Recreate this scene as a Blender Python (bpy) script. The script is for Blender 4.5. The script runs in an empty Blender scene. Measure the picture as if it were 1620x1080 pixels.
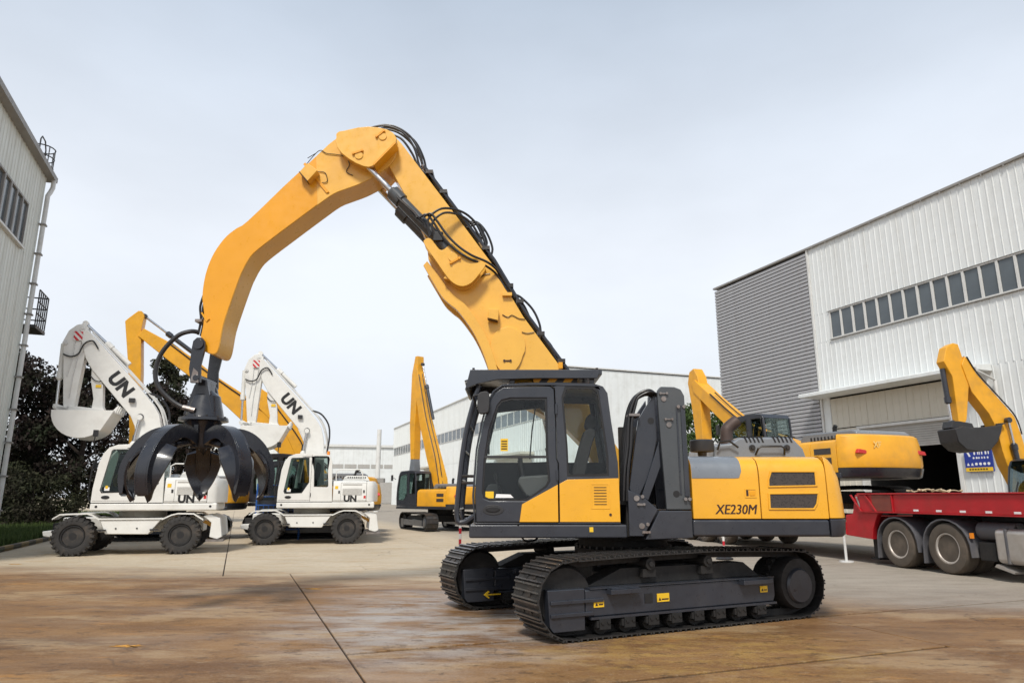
import bpy, bmesh, math, random
from mathutils import Vector, Matrix
from mathutils.geometry import tessellate_polygon
random.seed(7)
R = math.radians
scene = bpy.context.scene
COL = scene.collection

# ------------------------------------------------------------------ camera
cam_d = bpy.data.cameras.new('camera')
cam = bpy.data.objects.new('camera', cam_d)
COL.objects.link(cam)
cam_d.sensor_width = 36.0
cam_d.lens = 36.0 * 1090.0 / 1620.0
cam_d.clip_start = 0.1
cam_d.clip_end = 3000.0
cam.location = (0, 0, 1.5)
cam.rotation_euler = (R(90) + math.atan(245 / 1090.0), 0, 0)
cam_d.dof.use_dof = True
cam_d.dof.focus_distance = 9.6
cam_d.dof.aperture_fstop = 2.8
scene.camera = cam

# ------------------------------------------------------------------ sky and sun
SUN_EL, SUN_AZ = R(51), R(-168)          # azimuth measured from +Y towards +X
world = bpy.data.worlds.new('World')
scene.world = world
world.use_nodes = True
wt = world.node_tree
wt.nodes.clear()
def wn(t): return wt.nodes.new(t)
out = wn('ShaderNodeOutputWorld'); bg = wn('ShaderNodeBackground')
sky = wn('ShaderNodeTexSky'); sky.sky_type = 'NISHITA'; sky.sun_disc = False
sky.sun_elevation = SUN_EL; sky.sun_rotation = SUN_AZ
sky.air_density = 1.2; sky.dust_density = 2.5; sky.ozone_density = 1.5
tc = wn('ShaderNodeTexCoord'); sep = wn('ShaderNodeSeparateXYZ')
wt.links.new(tc.outputs['Generated'], sep.inputs[0])
ramp = wn('ShaderNodeValToRGB')                     # thin overcast: whitest low down, greyer blue overhead
e = ramp.color_ramp.elements
e[0].position = 0.0; e[0].color = (0.66, 0.69, 0.73, 1)
e[1].position = 1.0; e[1].color = (0.20, 0.25, 0.33, 1)
m = ramp.color_ramp.elements.new(0.34); m.color = (0.67, 0.705, 0.76, 1)
m = ramp.color_ramp.elements.new(0.64); m.color = (0.43, 0.495, 0.585, 1)
wt.links.new(sep.outputs['Z'], ramp.inputs[0])
mp = wn('ShaderNodeMapping'); mp.inputs['Scale'].default_value = (1.0, 1.0, 2.2)
wt.links.new(tc.outputs['Generated'], mp.inputs[0])
nz = wn('ShaderNodeTexNoise'); nz.inputs['Scale'].default_value = 1.7; nz.inputs['Detail'].default_value = 7; nz.inputs['Roughness'].default_value = 0.5
wt.links.new(mp.outputs[0], nz.inputs['Vector'])
cr = wn('ShaderNodeMapRange'); cr.inputs[1].default_value = 0.32; cr.inputs[2].default_value = 0.68; cr.inputs[3].default_value = 0.87; cr.inputs[4].default_value = 1.06
wt.links.new(nz.outputs[0], cr.inputs[0])
mul = wn('ShaderNodeVectorMath'); mul.operation = 'SCALE'
wt.links.new(ramp.outputs[0], mul.inputs[0]); wt.links.new(cr.outputs[0], mul.inputs['Scale'])
sc10 = wn('ShaderNodeVectorMath'); sc10.operation = 'SCALE'; sc10.inputs['Scale'].default_value = 10.0
wt.links.new(mul.outputs[0], sc10.inputs[0])
mx = wn('ShaderNodeMixRGB'); mx.inputs[0].default_value = 0.93
wt.links.new(sky.outputs[0], mx.inputs[1]); wt.links.new(sc10.outputs[0], mx.inputs[2])
wt.links.new(mx.outputs[0], bg.inputs[0]); bg.inputs[1].default_value = 0.1
wt.links.new(bg.outputs[0], out.inputs[0])

sun_d = bpy.data.lights.new('sun', 'SUN'); sun_d.energy = 2.5; sun_d.angle = R(11); sun_d.color = (1.0, 0.95, 0.87)
sun = bpy.data.objects.new('sun', sun_d); COL.objects.link(sun)
sd = Vector((math.sin(SUN_AZ) * math.cos(SUN_EL), math.cos(SUN_AZ) * math.cos(SUN_EL), math.sin(SUN_EL)))
sun.rotation_euler = (-sd).to_track_quat('-Z', 'Y').to_euler()
scene.render.engine = 'CYCLES'
scene.cycles.max_bounces = 7; scene.cycles.diffuse_bounces = 3; scene.cycles.glossy_bounces = 3; scene.cycles.transparent_max_bounces = 10
scene.view_settings.view_transform = 'Standard'
scene.view_settings.look = 'None'
scene.view_settings.gamma = 1.0
scene.view_settings.exposure = 0.45

# ------------------------------------------------------------------ materials
MATS = {}
def newmat(name):
    m = bpy.data.materials.new(name); m.use_nodes = True
    nt = m.node_tree; nt.nodes.clear()
    o = nt.nodes.new('ShaderNodeOutputMaterial'); b = nt.nodes.new('ShaderNodeBsdfPrincipled')
    nt.links.new(b.outputs[0], o.inputs[0])
    MATS[name] = m
    return m, nt, b, o
def noise(nt, scale, detail=4, rough=0.55, coord='Object', mapscale=None, rotz=0):
    t = nt.nodes.new('ShaderNodeTexCoord'); n = nt.nodes.new('ShaderNodeTexNoise')
    src = t.outputs[coord] if coord != 'World' else nt.nodes.new('ShaderNodeNewGeometry').outputs['Position']
    if mapscale or rotz:
        mpn = nt.nodes.new('ShaderNodeMapping'); mpn.inputs['Scale'].default_value = mapscale or (1, 1, 1)
        mpn.inputs['Rotation'].default_value = (0, 0, rotz)
        nt.links.new(src, mpn.inputs[0]); src = mpn.outputs[0]
    nt.links.new(src, n.inputs['Vector'])
    n.inputs['Scale'].default_value = scale; n.inputs['Detail'].default_value = detail; n.inputs['Roughness'].default_value = rough
    return n.outputs[0]
def rng(nt, v, a, b, c=0.0, d=1.0):
    r = nt.nodes.new('ShaderNodeMapRange'); r.clamp = True
    for i, q in enumerate((a, b, c, d)): r.inputs[i + 1].default_value = q
    nt.links.new(v, r.inputs[0]); return r.outputs[0]
def mixc(nt, f, a, b):
    n = nt.nodes.new('ShaderNodeMixRGB')
    for i, q in ((0, f), (1, a), (2, b)):
        if isinstance(q, (tuple, list)): n.inputs[i].default_value = (*q[:3], 1)
        elif isinstance(q, float): n.inputs[i].default_value = q
        else: nt.links.new(q, n.inputs[i])
    return n.outputs[0]
def math2(nt, op, a, b=None):
    n = nt.nodes.new('ShaderNodeMath'); n.operation = op
    for i, q in ((0, a), (1, b)):
        if q is None: continue
        if isinstance(q, (int, float)): n.inputs[i].default_value = q
        else: nt.links.new(q, n.inputs[i])
    return n.outputs[0]
def M(name, col, rough=0.45, metal=0.0, var=0.12, scale=2.5, bump=0.02, bscale=60, coat=0.0, dirt=None, dirt_amt=0.35, dirt_scale=1.6, streak=0.0):
    m, nt, b, o = newmat(name)
    n1 = noise(nt, scale, 6)
    f = rng(nt, n1, 0.3, 0.7)
    lo = tuple(c * (1 - var) for c in col); hi = tuple(min(1, c * (1 + var)) for c in col)
    c = mixc(nt, f, lo, hi)
    if dirt:
        n2 = noise(nt, dirt_scale, 9, 0.68)
        c = mixc(nt, rng(nt, n2, 0.5, 0.75, 0.0, dirt_amt), c, dirt)
    if streak:
        n4 = noise(nt, 1.0, 8, 0.7, 'World', (2.6, 2.6, 0.10))
        c = mixc(nt, rng(nt, n4, 0.48, 0.72, 0.0, streak), c, (0.30, 0.28, 0.23))
    nt.links.new(c, b.inputs['Base Color'])
    n3 = noise(nt, scale * 4, 5)
    nt.links.new(rng(nt, n3, 0.3, 0.7, max(0.02, rough - 0.1), min(1, rough + 0.12)), b.inputs['Roughness'])
    b.inputs['Metallic'].default_value = metal
    if coat: b.inputs['Coat Weight'].default_value = coat; b.inputs['Coat Roughness'].default_value = 0.12
    if bump:
        bp = nt.nodes.new('ShaderNodeBump'); bp.inputs['Strength'].default_value = bump * 5; bp.inputs['Distance'].default_value = 0.01
        nt.links.new(noise(nt, bscale, 3), bp.inputs['Height']); nt.links.new(bp.outputs[0], b.inputs['Normal'])
    return m
YEL = M('yellow_paint', (0.80, 0.395, 0.020), 0.33, var=0.05, bump=0.006, bscale=25, coat=0.3, dirt=(0.50, 0.25, 0.05), dirt_amt=0.22)
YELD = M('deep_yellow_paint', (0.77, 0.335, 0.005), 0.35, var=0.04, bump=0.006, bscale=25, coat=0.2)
YELO = M('weathered_yellow_paint', (0.77, 0.370, 0.020), 0.40, var=0.08, bump=0.01, bscale=25, dirt=(0.35, 0.20, 0.07), dirt_amt=0.4)
GRY = M('charcoal_paint', (0.025, 0.029, 0.039), 0.34, var=0.10, bump=0.008, bscale=30, coat=0.3, dirt=(0.11, 0.105, 0.10), dirt_amt=0.2)
GRYL = M('slate_grey_paint', (0.17, 0.19, 0.215), 0.34, var=0.08, bump=0.006, bscale=30, coat=0.3, dirt=(0.22, 0.21, 0.20), dirt_amt=0.2)
BLK = M('black_rubber', (0.018, 0.018, 0.019), 0.55, var=0.2, bump=0.02)
STEEL_D = M('track_steel', (0.055, 0.053, 0.052), 0.42, metal=0.6, var=0.3, scale=9, bump=0.05, bscale=40, dirt=(0.12, 0.07, 0.04), dirt_amt=0.5, dirt_scale=5)
CHROME = M('bright_steel', (0.62, 0.62, 0.63), 0.2, metal=1.0, var=0.05, bump=0)
GRAP = M('grapple_paint', (0.014, 0.0155, 0.022), 0.30, var=0.15, bump=0.010, bscale=20, coat=0.35, dirt=(0.05, 0.045, 0.045), dirt_amt=0.25)
BOOMP = M('boom_paint', (0.80, 0.435, 0.060), 0.33, var=0.05, bump=0.006, bscale=25, coat=0.3, dirt=(0.52, 0.27, 0.06), dirt_amt=0.25)
RUST = M('worn_steel', (0.23, 0.21, 0.20), 0.4, metal=0.5, var=0.3, scale=6, bump=0.05, dirt=(0.20, 0.09, 0.04), dirt_amt=0.6)
WHT = M('white_paint', (0.74, 0.735, 0.70), 0.42, var=0.05, bump=0.008, bscale=25, coat=0.15, dirt=(0.45, 0.42, 0.36), dirt_amt=0.3)
RED = M('red_paint', (0.42, 0.010, 0.016), 0.42, var=0.14, bump=0.02, dirt=(0.20, 0.03, 0.02), dirt_amt=0.5)
TYRE = M('tyre_rubber', (0.030, 0.028, 0.027), 0.75, var=0.25, scale=4, bump=0.06, bscale=30, dirt=(0.13, 0.10, 0.075), dirt_amt=0.6, dirt_scale=3)
TYREB = M('dusty_tyre_rubber', (0.085, 0.068, 0.052), 0.8, var=0.25, scale=4, bump=0.06, bscale=30, dirt=(0.17, 0.13, 0.10), dirt_amt=0.6, dirt_scale=3)
RIM = M('dusty_steel_rim', (0.52, 0.48, 0.44), 0.45, metal=0.3, var=0.15, scale=5, dirt=(0.28, 0.20, 0.15), dirt_amt=0.5)
PLAST = M('black_plastic', (0.028, 0.028, 0.030), 0.5, var=0.15, bump=0.02)
SEAT = M('seat_fabric', (0.045, 0.042, 0.042), 0.9, var=0.2, bump=0.05, bscale=120)
SEATG = M('grey_trim', (0.10, 0.10, 0.098), 0.6, var=0.1)
STICK = M('sticker_yellow', (0.80, 0.50, 0.02), 0.5, var=0.05, bump=0)
STICKR = M('sticker_red', (0.55, 0.03, 0.03), 0.5, var=0.05, bump=0)
INK = M('ink_black', (0.012, 0.012, 0.013), 0.45, var=0.1, bump=0)
INKB = M('ink_brown_black', (0.045, 0.018, 0.014), 0.45, var=0.1, bump=0)
INKW = M('ink_white', (0.8, 0.8, 0.8), 0.5, var=0.03, bump=0)
BLUE = M('blue_paint', (0.02, 0.10, 0.36), 0.45, var=0.12, dirt=(0.2, 0.2, 0.2), dirt_amt=0.3)
SIGNB = M('sign_blue', (0.012, 0.035, 0.27), 0.4, var=0.06, bump=0)
TANK = M('dull_aluminium', (0.46, 0.43, 0.40), 0.42, metal=0.55, var=0.12, dirt=(0.25, 0.20, 0.16), dirt_amt=0.5)
PVC = M('white_pipe', (0.66, 0.66, 0.64), 0.45, var=0.06, dirt=(0.40, 0.36, 0.30), dirt_amt=0.4)
CLAD = M('white_cladding', (0.73, 0.755, 0.75), 0.5, var=0.04, scale=0.7, bump=0.004, dirt=(0.50, 0.50, 0.46), dirt_amt=0.45, dirt_scale=0.8, streak=0.22)
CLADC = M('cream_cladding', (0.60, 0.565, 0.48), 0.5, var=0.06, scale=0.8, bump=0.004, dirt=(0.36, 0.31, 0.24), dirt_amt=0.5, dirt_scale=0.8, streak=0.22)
CLADG = M('greenish_cladding', (0.66, 0.68, 0.63), 0.5, var=0.06, scale=0.6, bump=0.004, dirt=(0.46, 0.46, 0.40), dirt_amt=0.5, dirt_scale=0.6, streak=0.5)
SLAT = M('grey_siding', (0.40, 0.40, 0.41), 0.45, metal=0.2, var=0.05, scale=0.8, bump=0.004, dirt=(0.22, 0.21, 0.20), dirt_amt=0.4, dirt_scale=0.8)
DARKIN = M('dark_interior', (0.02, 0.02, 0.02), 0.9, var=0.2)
SHUT = M('shutter_grey', (0.40, 0.385, 0.36), 0.5, var=0.06, dirt=(0.25, 0.23, 0.2), dirt_amt=0.4)
GLASSW = M('window_glass', (0.10, 0.12, 0.135), 0.12, var=0.35, scale=0.35, bump=0)
BARK = M('bark', (0.055, 0.042, 0.034), 0.9, var=0.3, scale=8, bump=0.15, bscale=12)
TRIM = M('eave_trim', (0.27, 0.26, 0.245), 0.55, var=0.08, dirt=(0.18, 0.16, 0.14), dirt_amt=0.4)
HOSE = M('hose_rubber', (0.022, 0.022, 0.024), 0.36, var=0.15, bump=0.01)
MUD = M('undercarriage_black', (0.012, 0.0115, 0.0115), 0.7, var=0.3, scale=5, bump=0.03, dirt=(0.05, 0.038, 0.03), dirt_amt=0.35)
LENS = M('lamp_lens', (0.62, 0.60, 0.55), 0.12, var=0.1, bump=0)
ORANGE = M('orange_beacon', (0.80, 0.25, 0.02), 0.2, var=0.05, bump=0)
WOOD = M('deck_timber', (0.30, 0.20, 0.12), 0.85, var=0.3, scale=4, bump=0.08)
ROPE = M('straw_rope', (0.52, 0.42, 0.28), 0.9, var=0.2, bump=0.1)

def glass(name, tint, refl=0.10):
    m, nt, b, o = newmat(name); nt.nodes.remove(b)
    t = nt.nodes.new('ShaderNodeBsdfTransparent'); t.inputs[0].default_value = (*tint, 1)
    g = nt.nodes.new('ShaderNodeBsdfGlossy'); g.inputs[0].default_value = (0.95, 0.97, 1, 1); g.inputs[1].default_value = 0.015
    fr = nt.nodes.new('ShaderNodeFresnel'); fr.inputs[0].default_value = 1.5
    f = math2(nt, 'MULTIPLY_ADD', fr.outputs[0], 0.4)
    f.node.inputs[2].default_value = refl
    ms = nt.nodes.new('ShaderNodeMixShader'); nt.links.new(f, ms.inputs[0]); nt.links.new(t.outputs[0], ms.inputs[1]); nt.links.new(g.outputs[0], ms.inputs[2])
    nt.links.new(ms.outputs[0], o.inputs[0]); return m
GLS = glass('cab_glass', (0.94, 0.965, 0.96), 0.0)
GLSD = glass('tinted_cab_glass', (0.62, 0.70, 0.68), 0.0)

def mesh_grille():
    m, nt, b, o = newmat('perforated_grille')
    t = nt.nodes.new('ShaderNodeTexCoord'); v = nt.nodes.new('ShaderNodeTexVoronoi'); v.inputs['Scale'].default_value = 42
    nt.links.new(t.outputs['Object'], v.inputs['Vector'])
    nt.links.new(mixc(nt, rng(nt, v.outputs['Distance'], 0.25, 0.45), (0.022, 0.019, 0.018), (0.055, 0.046, 0.042)), b.inputs['Base Color'])
    b.inputs['Roughness'].default_value = 0.55
    return m
GRIL = mesh_grille()

def stripes(name, c1, c2, vec, freq, rough=0.5):
    m, nt, b, o = newmat(name)
    t = nt.nodes.new('ShaderNodeTexCoord'); d = nt.nodes.new('ShaderNodeVectorMath'); d.operation = 'DOT_PRODUCT'
    d.inputs[1].default_value = vec; nt.links.new(t.outputs['Object'], d.inputs[0])
    f = math2(nt, 'FRACT', math2(nt, 'MULTIPLY', d.outputs['Value'], freq))
    g = math2(nt, 'GREATER_THAN', f, 0.5)
    nt.links.new(mixc(nt, g, c1, c2), b.inputs['Base Color']); b.inputs['Roughness'].default_value = rough
    return m
RW = stripes('red_white_bands', (0.70, 0.68, 0.64), (0.52, 0.015, 0.03), (0, 0, 1), 4.6)
YB = stripes('yellow_black_bands', (0.62, 0.40, 0.05), (0.03, 0.03, 0.03), (1, 0, 0.5), 7)
YBK = stripes('hazard_stripes', (0.75, 0.38, 0.03), (0.03, 0.03, 0.03), (1, 0, -0.8), 5)
KERBY = stripes('kerb_bands', (0.27, 0.19, 0.09), (0.11, 0.09, 0.07), (1, 0, 0), 0.6, 0.8)
RWD = stripes('red_white_diagonal', (0.7, 0.68, 0.66), (0.55, 0.02, 0.03), (1, 0, 1), 6)

def concrete():
    m, nt, b, o = newmat('stained_concrete')
    pos = nt.nodes.new('ShaderNodeNewGeometry').outputs['Position']
    sp = nt.nodes.new('ShaderNodeSeparateXYZ'); nt.links.new(pos, sp.inputs[0]); X, Y = sp.outputs[0], sp.outputs[1]
    def N(scale, detail=8, rough=0.65, ms=None, rz=0): return noise(nt, scale, min(detail, 7), rough, 'World', ms, rz)
    big = N(0.35, 7, 0.6); fine = N(7.0, 9, 0.75); grit = N(38.0, 6, 0.8)
    streak = N(0.9, 12, 0.70, (0.42, 1.2, 1), 0.05); streak2 = N(1.3, 12, 0.72, (0.7, 1.9, 1), 0.12)
    # clean yard concrete: beige grey, tyre-brown streaks
    c = mixc(nt, rng(nt, big, 0.3, 0.7), (0.45, 0.370, 0.262), (0.57, 0.485, 0.365))
    c = mixc(nt, rng(nt, fine, 0.45, 0.65, 0.0, 0.4), c, (0.33, 0.28, 0.21))
    c = mixc(nt, rng(nt, streak2, 0.50, 0.66, 0.0, 0.6), c, (0.40, 0.275, 0.15))
    # rust-stained working strip; its edge wanders
    edge = math2(nt, 'ADD', Y, math2(nt, 'MULTIPLY', X, 0.22))
    edge = math2(nt, 'ADD', edge, math2(nt, 'MULTIPLY', math2(nt, 'SUBTRACT', streak, 0.5), 3.6))
    edge = math2(nt, 'ADD', edge, math2(nt, 'MULTIPLY', math2(nt, 'SUBTRACT', fine, 0.5), 0.8))
    rustm = rng(nt, edge, 11.7, 14.3, 1.0, 0.0)
    rust = mixc(nt, rng(nt, streak, 0.36, 0.62), (0.145, 0.070, 0.027), (0.275, 0.152, 0.062))
    rust = mixc(nt, rng(nt, N(0.8, 12, 0.70, (0.5, 1.2, 1), 0.3), 0.52, 0.60, 0.0, 0.75), rust, (0.355, 0.240, 0.130))
    rust = mixc(nt, rng(nt, N(1.6, 12, 0.75, (0.5, 1.5, 1), -0.2), 0.58, 0.69, 0.0, 0.65), rust, (0.42, 0.195, 0.040))
    rust = mixc(nt, rng(nt, N(0.6, 12, 0.70, (0.6, 1.1, 1), 0.5), 0.54, 0.66, 0.0, 0.65), rust, (0.080, 0.042, 0.020))
    # bare bluish patch beside the long joint
    dx = math2(nt, 'MULTIPLY', math2(nt, 'ADD', X, 0.9), 0.55); dy = math2(nt, 'SUBTRACT', Y, 9.4)
    rr = math2(nt, 'ADD', math2(nt, 'MULTIPLY', dx, dx), math2(nt, 'MULTIPLY', math2(nt, 'MULTIPLY', dy, dy), 0.14))
    pm = math2(nt, 'MULTIPLY', rng(nt, rr, 0.2, 1.6, 1.0, 0.0), rng(nt, streak2, 0.42, 0.58))
    rust = mixc(nt, math2(nt, 'MULTIPLY', pm, 0.75), rust, (0.40, 0.385, 0.37))
    # yellow ochre scuffs in front of the near track
    dx = math2(nt, 'MULTIPLY', math2(nt, 'SUBTRACT', X, 1.9), 0.5); dy = math2(nt, 'MULTIPLY', math2(nt, 'SUBTRACT', Y, 7.3), 0.8)
    rr = math2(nt, 'ADD', math2(nt, 'MULTIPLY', dx, dx), math2(nt, 'MULTIPLY', dy, dy))
    pm = math2(nt, 'MULTIPLY', rng(nt, rr, 0.1, 1.3, 1.0, 0.0), rng(nt, N(2.6, 12, 0.75, (0.8, 1.6, 1), 0.5), 0.46, 0.60))
    rust = mixc(nt, math2(nt, 'MULTIPLY', pm, 0.65), rust, (0.38, 0.235, 0.065))
    rust = mixc(nt, rng(nt, N(4.5, 12, 0.78, (0.7, 1.3, 1), 0.2), 0.55, 0.61, 0.0, 0.6), rust, (0.060, 0.034, 0.020))
    rust = mixc(nt, rng(nt, N(5.5, 12, 0.78, (0.7, 1.4, 1), -0.4), 0.57, 0.65, 0.0, 0.4), rust, (0.36, 0.26, 0.16))
    c = mixc(nt, rustm, c, rust)
    # worn grey carriageway on the trailer side
    lane = math2(nt, 'ADD', math2(nt, 'MULTIPLY', X, 0.932), math2(nt, 'MULTIPLY', Y, 0.363))
    lane = math2(nt, 'ADD', lane, math2(nt, 'MULTIPLY', math2(nt, 'SUBTRACT', big, 0.5), 2.0))
    far = rng(nt, math2(nt, 'ADD', Y, math2(nt, 'MULTIPLY', math2(nt, 'SUBTRACT', streak, 0.5), 3.0)), 9.0, 10.4)
    lm = math2(nt, 'MULTIPLY', rng(nt, lane, 7.2, 9.2), far)
    c = mixc(nt, math2(nt, 'MULTIPLY', lm, 0.8), c, mixc(nt, rng(nt, streak2, 0.3, 0.7), (0.20, 0.175, 0.145), (0.36, 0.325, 0.28)))
    # aggregate speckle and hairline cracks
    c = mixc(nt, rng(nt, grit, 0.52, 0.70, 0.0, 0.45), c, (0.05, 0.035, 0.025))
    c = mixc(nt, rng(nt, grit, 0.46, 0.30, 0.0, 0.30), c, (0.55, 0.48, 0.38))
    vo = nt.nodes.new('ShaderNodeTexVoronoi'); vo.feature = 'DISTANCE_TO_EDGE'; vo.inputs['Scale'].default_value = 0.33
    wv = nt.nodes.new('ShaderNodeVectorMath'); wv.operation = 'MULTIPLY_ADD'
    nn = nt.nodes.new('ShaderNodeTexNoise'); nn.inputs['Scale'].default_value = 1.2; nn.inputs['Detail'].default_value = 8; nt.links.new(pos, nn.inputs['Vector'])
    nt.links.new(nn.outputs['Color'], wv.inputs[0]); wv.inputs[1].default_value = (0.9, 0.9, 0.9); nt.links.new(pos, wv.inputs[2]); nt.links.new(wv.outputs[0], vo.inputs['Vector'])
    crk = math2(nt, 'MULTIPLY', rng(nt, vo.outputs['Distance'], 0.0, 0.006, 1.0, 0.0), rng(nt, N(0.5, 4, 0.5), 0.5, 0.6))
    c = mixc(nt, math2(nt, 'MULTIPLY', crk, 0.55), c, (0.05, 0.03, 0.02))
    nt.links.new(c, b.inputs['Base Color'])
    b.inputs['Specular IOR Level'].default_value = 0.28
    wet = rng(nt, N(0.7, 9, 0.65, (0.5, 1.3, 1)), 0.38, 0.62, 0.36, 0.78)
    nt.links.new(mixc(nt, rustm, (0.80, 0.80, 0.80), wet), b.inputs['Roughness'])
    bp = nt.nodes.new('ShaderNodeBump'); bp.inputs['Strength'].default_value = 0.5; bp.inputs['Distance'].default_value = 0.012
    nt.links.new(N(16, 10, 0.8), bp.inputs['Height']); nt.links.new(bp.outputs[0], b.inputs['Normal'])
    return m
CONC = concrete()
JOINT = M('joint_dirt', (0.035, 0.022, 0.014), 0.95, var=0.3, bump=0.1)
GRYM = M('mid_grey_paint', (0.058, 0.065, 0.071), 0.36, var=0.08, bump=0.006, bscale=30, coat=0.3, dirt=(0.15, 0.14, 0.13), dirt_amt=0.25)
DISC = M('brown_wheel_disc', (0.030, 0.023, 0.020), 0.7, var=0.3, scale=6, dirt=(0.15, 0.10, 0.07), dirt_amt=0.4)
WORN = M('worn_shoe_steel', (0.20, 0.19, 0.185), 0.32, metal=0.85, var=0.3, scale=8, bump=0.03, dirt=(0.12, 0.07, 0.04), dirt_amt=0.5, dirt_scale=6)

def leafmat(name, c1, c2, c3):
    m, nt, b, o = newmat(name)
    oi = nt.nodes.new('ShaderNodeNewGeometry')
    c = mixc(nt, oi.outputs['Random Per Island'], c1, c2)
    c = mixc(nt, rng(nt, noise(nt, 0.9, 4), 0.45, 0.65), c, c3)
    nt.links.new(c, b.inputs['Base Color']); b.inputs['Roughness'].default_value = 0.7; b.inputs['Specular IOR Level'].default_value = 0.12
    try: b.inputs['Subsurface Weight'].default_value = 0.0
    except Exception: pass
    return m
LEAFP = leafmat('plum_leaves', (0.016, 0.012, 0.012), (0.042, 0.029, 0.026), (0.022, 0.028, 0.015))
LEAFG = leafmat('green_leaves', (0.030, 0.055, 0.018), (0.085, 0.125, 0.035), (0.05, 0.085, 0.025))
LEAFD = leafmat('dark_hedge_leaves', (0.020, 0.026, 0.014), (0.050, 0.052, 0.028), (0.035, 0.030, 0.022))
GRASS = leafmat('grass_blades', (0.045, 0.075, 0.022), (0.10, 0.135, 0.045), (0.07, 0.10, 0.03))

# ------------------------------------------------------------------ mesh builder
class MB:
    def __init__(s): s.v = []; s.f = []
    def add(s, vs, fs):
        o = len(s.v); s.v += [tuple(q) for q in vs]; s.f += [tuple(i + o for i in f) for f in fs]; return s
    def box(s, x0, x1, y0, y1, z0, z1):
        return s.add([(x0, y0, z0), (x1, y0, z0), (x1, y1, z0), (x0, y1, z0), (x0, y0, z1), (x1, y0, z1), (x1, y1, z1), (x0, y1, z1)],
                     [(0, 3, 2, 1), (4, 5, 6, 7), (0, 1, 5, 4), (1, 2, 6, 5), (2, 3, 7, 6), (3, 0, 4, 7)])
    def prism(s, poly, a, b, ax='y', holes=()):
        def P(q, t): return {'y': (q[0], t, q[1]), 'x': (t, q[0], q[1]), 'z': (q[0], q[1], t)}[ax]
        loops = [list(poly)] + [list(h) for h in holes]
        flat = [q for l in loops for q in l]; n = len(flat)
        vs = [P(q, a) for q in flat] + [P(q, b) for q in flat]; fs = []
        if holes:
            for t in tessellate_polygon([[Vector((q[0], q[1], 0)) for q in l] for l in loops]):
                fs.append(tuple(t)); fs.append(tuple(i + n for i in reversed(t)))
        else:
            fs.append(tuple(range(n))); fs.append(tuple(range(2 * n - 1, n - 1, -1)))
        o = 0
        for l in loops:
            k = len(l)
            for i in range(k):
                j = (i + 1) % k; fs.append((o + i, o + j, o + j + n, o + i + n))
            o += k
        return s.add(vs, fs)
    def cyl(s, p, q, r, r2=None, n=16):
        p, q = Vector(p), Vector(q); r2 = r if r2 is None else r2
        a = (q - p).normalized(); u = a.orthogonal().normalized(); w = a.cross(u); vs = []
        for c, rad in ((p, r), (q, r2)):
            for i in range(n):
                t = 2 * math.pi * i / n; vs.append(c + u * (rad * math.cos(t)) + w * (rad * math.sin(t)))
        return s.add(vs, [tuple(range(n)), tuple(range(2 * n - 1, n - 1, -1))] + [(i, (i + 1) % n, (i + 1) % n + n, i + n) for i in range(n)])
    def tube(s, pts, r, n=6, sub=0):
        pts = [Vector(p) for p in pts]
        if sub:
            if isinstance(r, (list, tuple)): r = [r[min(i // sub, len(r) - 1)] for i in range((len(pts) - 1) * sub + 1)]
            pts = catmull(pts, sub)
        rings = []; u = None
        for i, p in enumerate(pts):
            t = (pts[min(i + 1, len(pts) - 1)] - pts[max(i - 1, 0)]).normalized()
            u = t.orthogonal().normalized() if u is None else (u - t * u.dot(t)).normalized()
            w = t.cross(u); rr = r[i] if isinstance(r, (list, tuple)) else r
            rings.append([p + u * (rr * math.cos(2 * math.pi * k / n)) + w * (rr * math.sin(2 * math.pi * k / n)) for k in range(n)])
        return s.loft(rings)
    def loft(s, rings, cap=True):
        n = len(rings[0]); vs = [q for r_ in rings for q in r_]; fs = []
        for i in range(len(rings) - 1):
            for k in range(n):
                j = (k + 1) % n; fs.append((i * n + k, i * n + j, (i + 1) * n + j, (i + 1) * n + k))
        if cap: fs.append(tuple(range(n))); fs.append(tuple(range((len(rings) - 1) * n, len(rings) * n)))
        return s.add(vs, fs)
    def lathe(s, prof, c, n=24, ax='y'):     # prof: (radius, offset along axis)
        rings = []
        for rad, h in prof:
            ring = []
            for k in range(n):
                t = 2 * math.pi * k / n; a, b = rad * math.cos(t), rad * math.sin(t)
                ring.append({'y': (c[0] + a, c[1] + h, c[2] + b), 'z': (c[0] + a, c[1] + b, c[2] + h), 'x': (c[0] + h, c[1] + a, c[2] + b)}[ax])
            rings.append(ring)
        return s.loft(rings)
    def mesh(s, name):
        me = bpy.data.meshes.new(name); me.from_pydata(s.v, [], s.f)
        b = bmesh.new(); b.from_mesh(me); bmesh.ops.recalc_face_normals(b, faces=b.faces); b.to_mesh(me); b.free()
        return me
def catmull(p, sub, closed=False):
    p = [Vector(q) for q in p]; out_ = []; n = len(p)
    for i in range(n if closed else n - 1):
        if closed: a, b, c, d = p[i - 1], p[i], p[(i + 1) % n], p[(i + 2) % n]
        else: a, b, c, d = p[max(i - 1, 0)], p[i], p[i + 1], p[min(i + 2, n - 1)]
        for k in range(sub):
            t = k / sub
            out_.append(0.5 * ((2 * b) + (c - a) * t + (2 * a - 5 * b + 4 * c - d) * t * t + (3 * b - a - 3 * c + d) * t ** 3))
    if not closed: out_.append(p[-1])
    return out_
def smooth2(p, sub=4, closed=False):
    return [(q[0], q[1]) for q in catmull([(a, b, 0) for a, b in p], sub, closed)]
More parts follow.
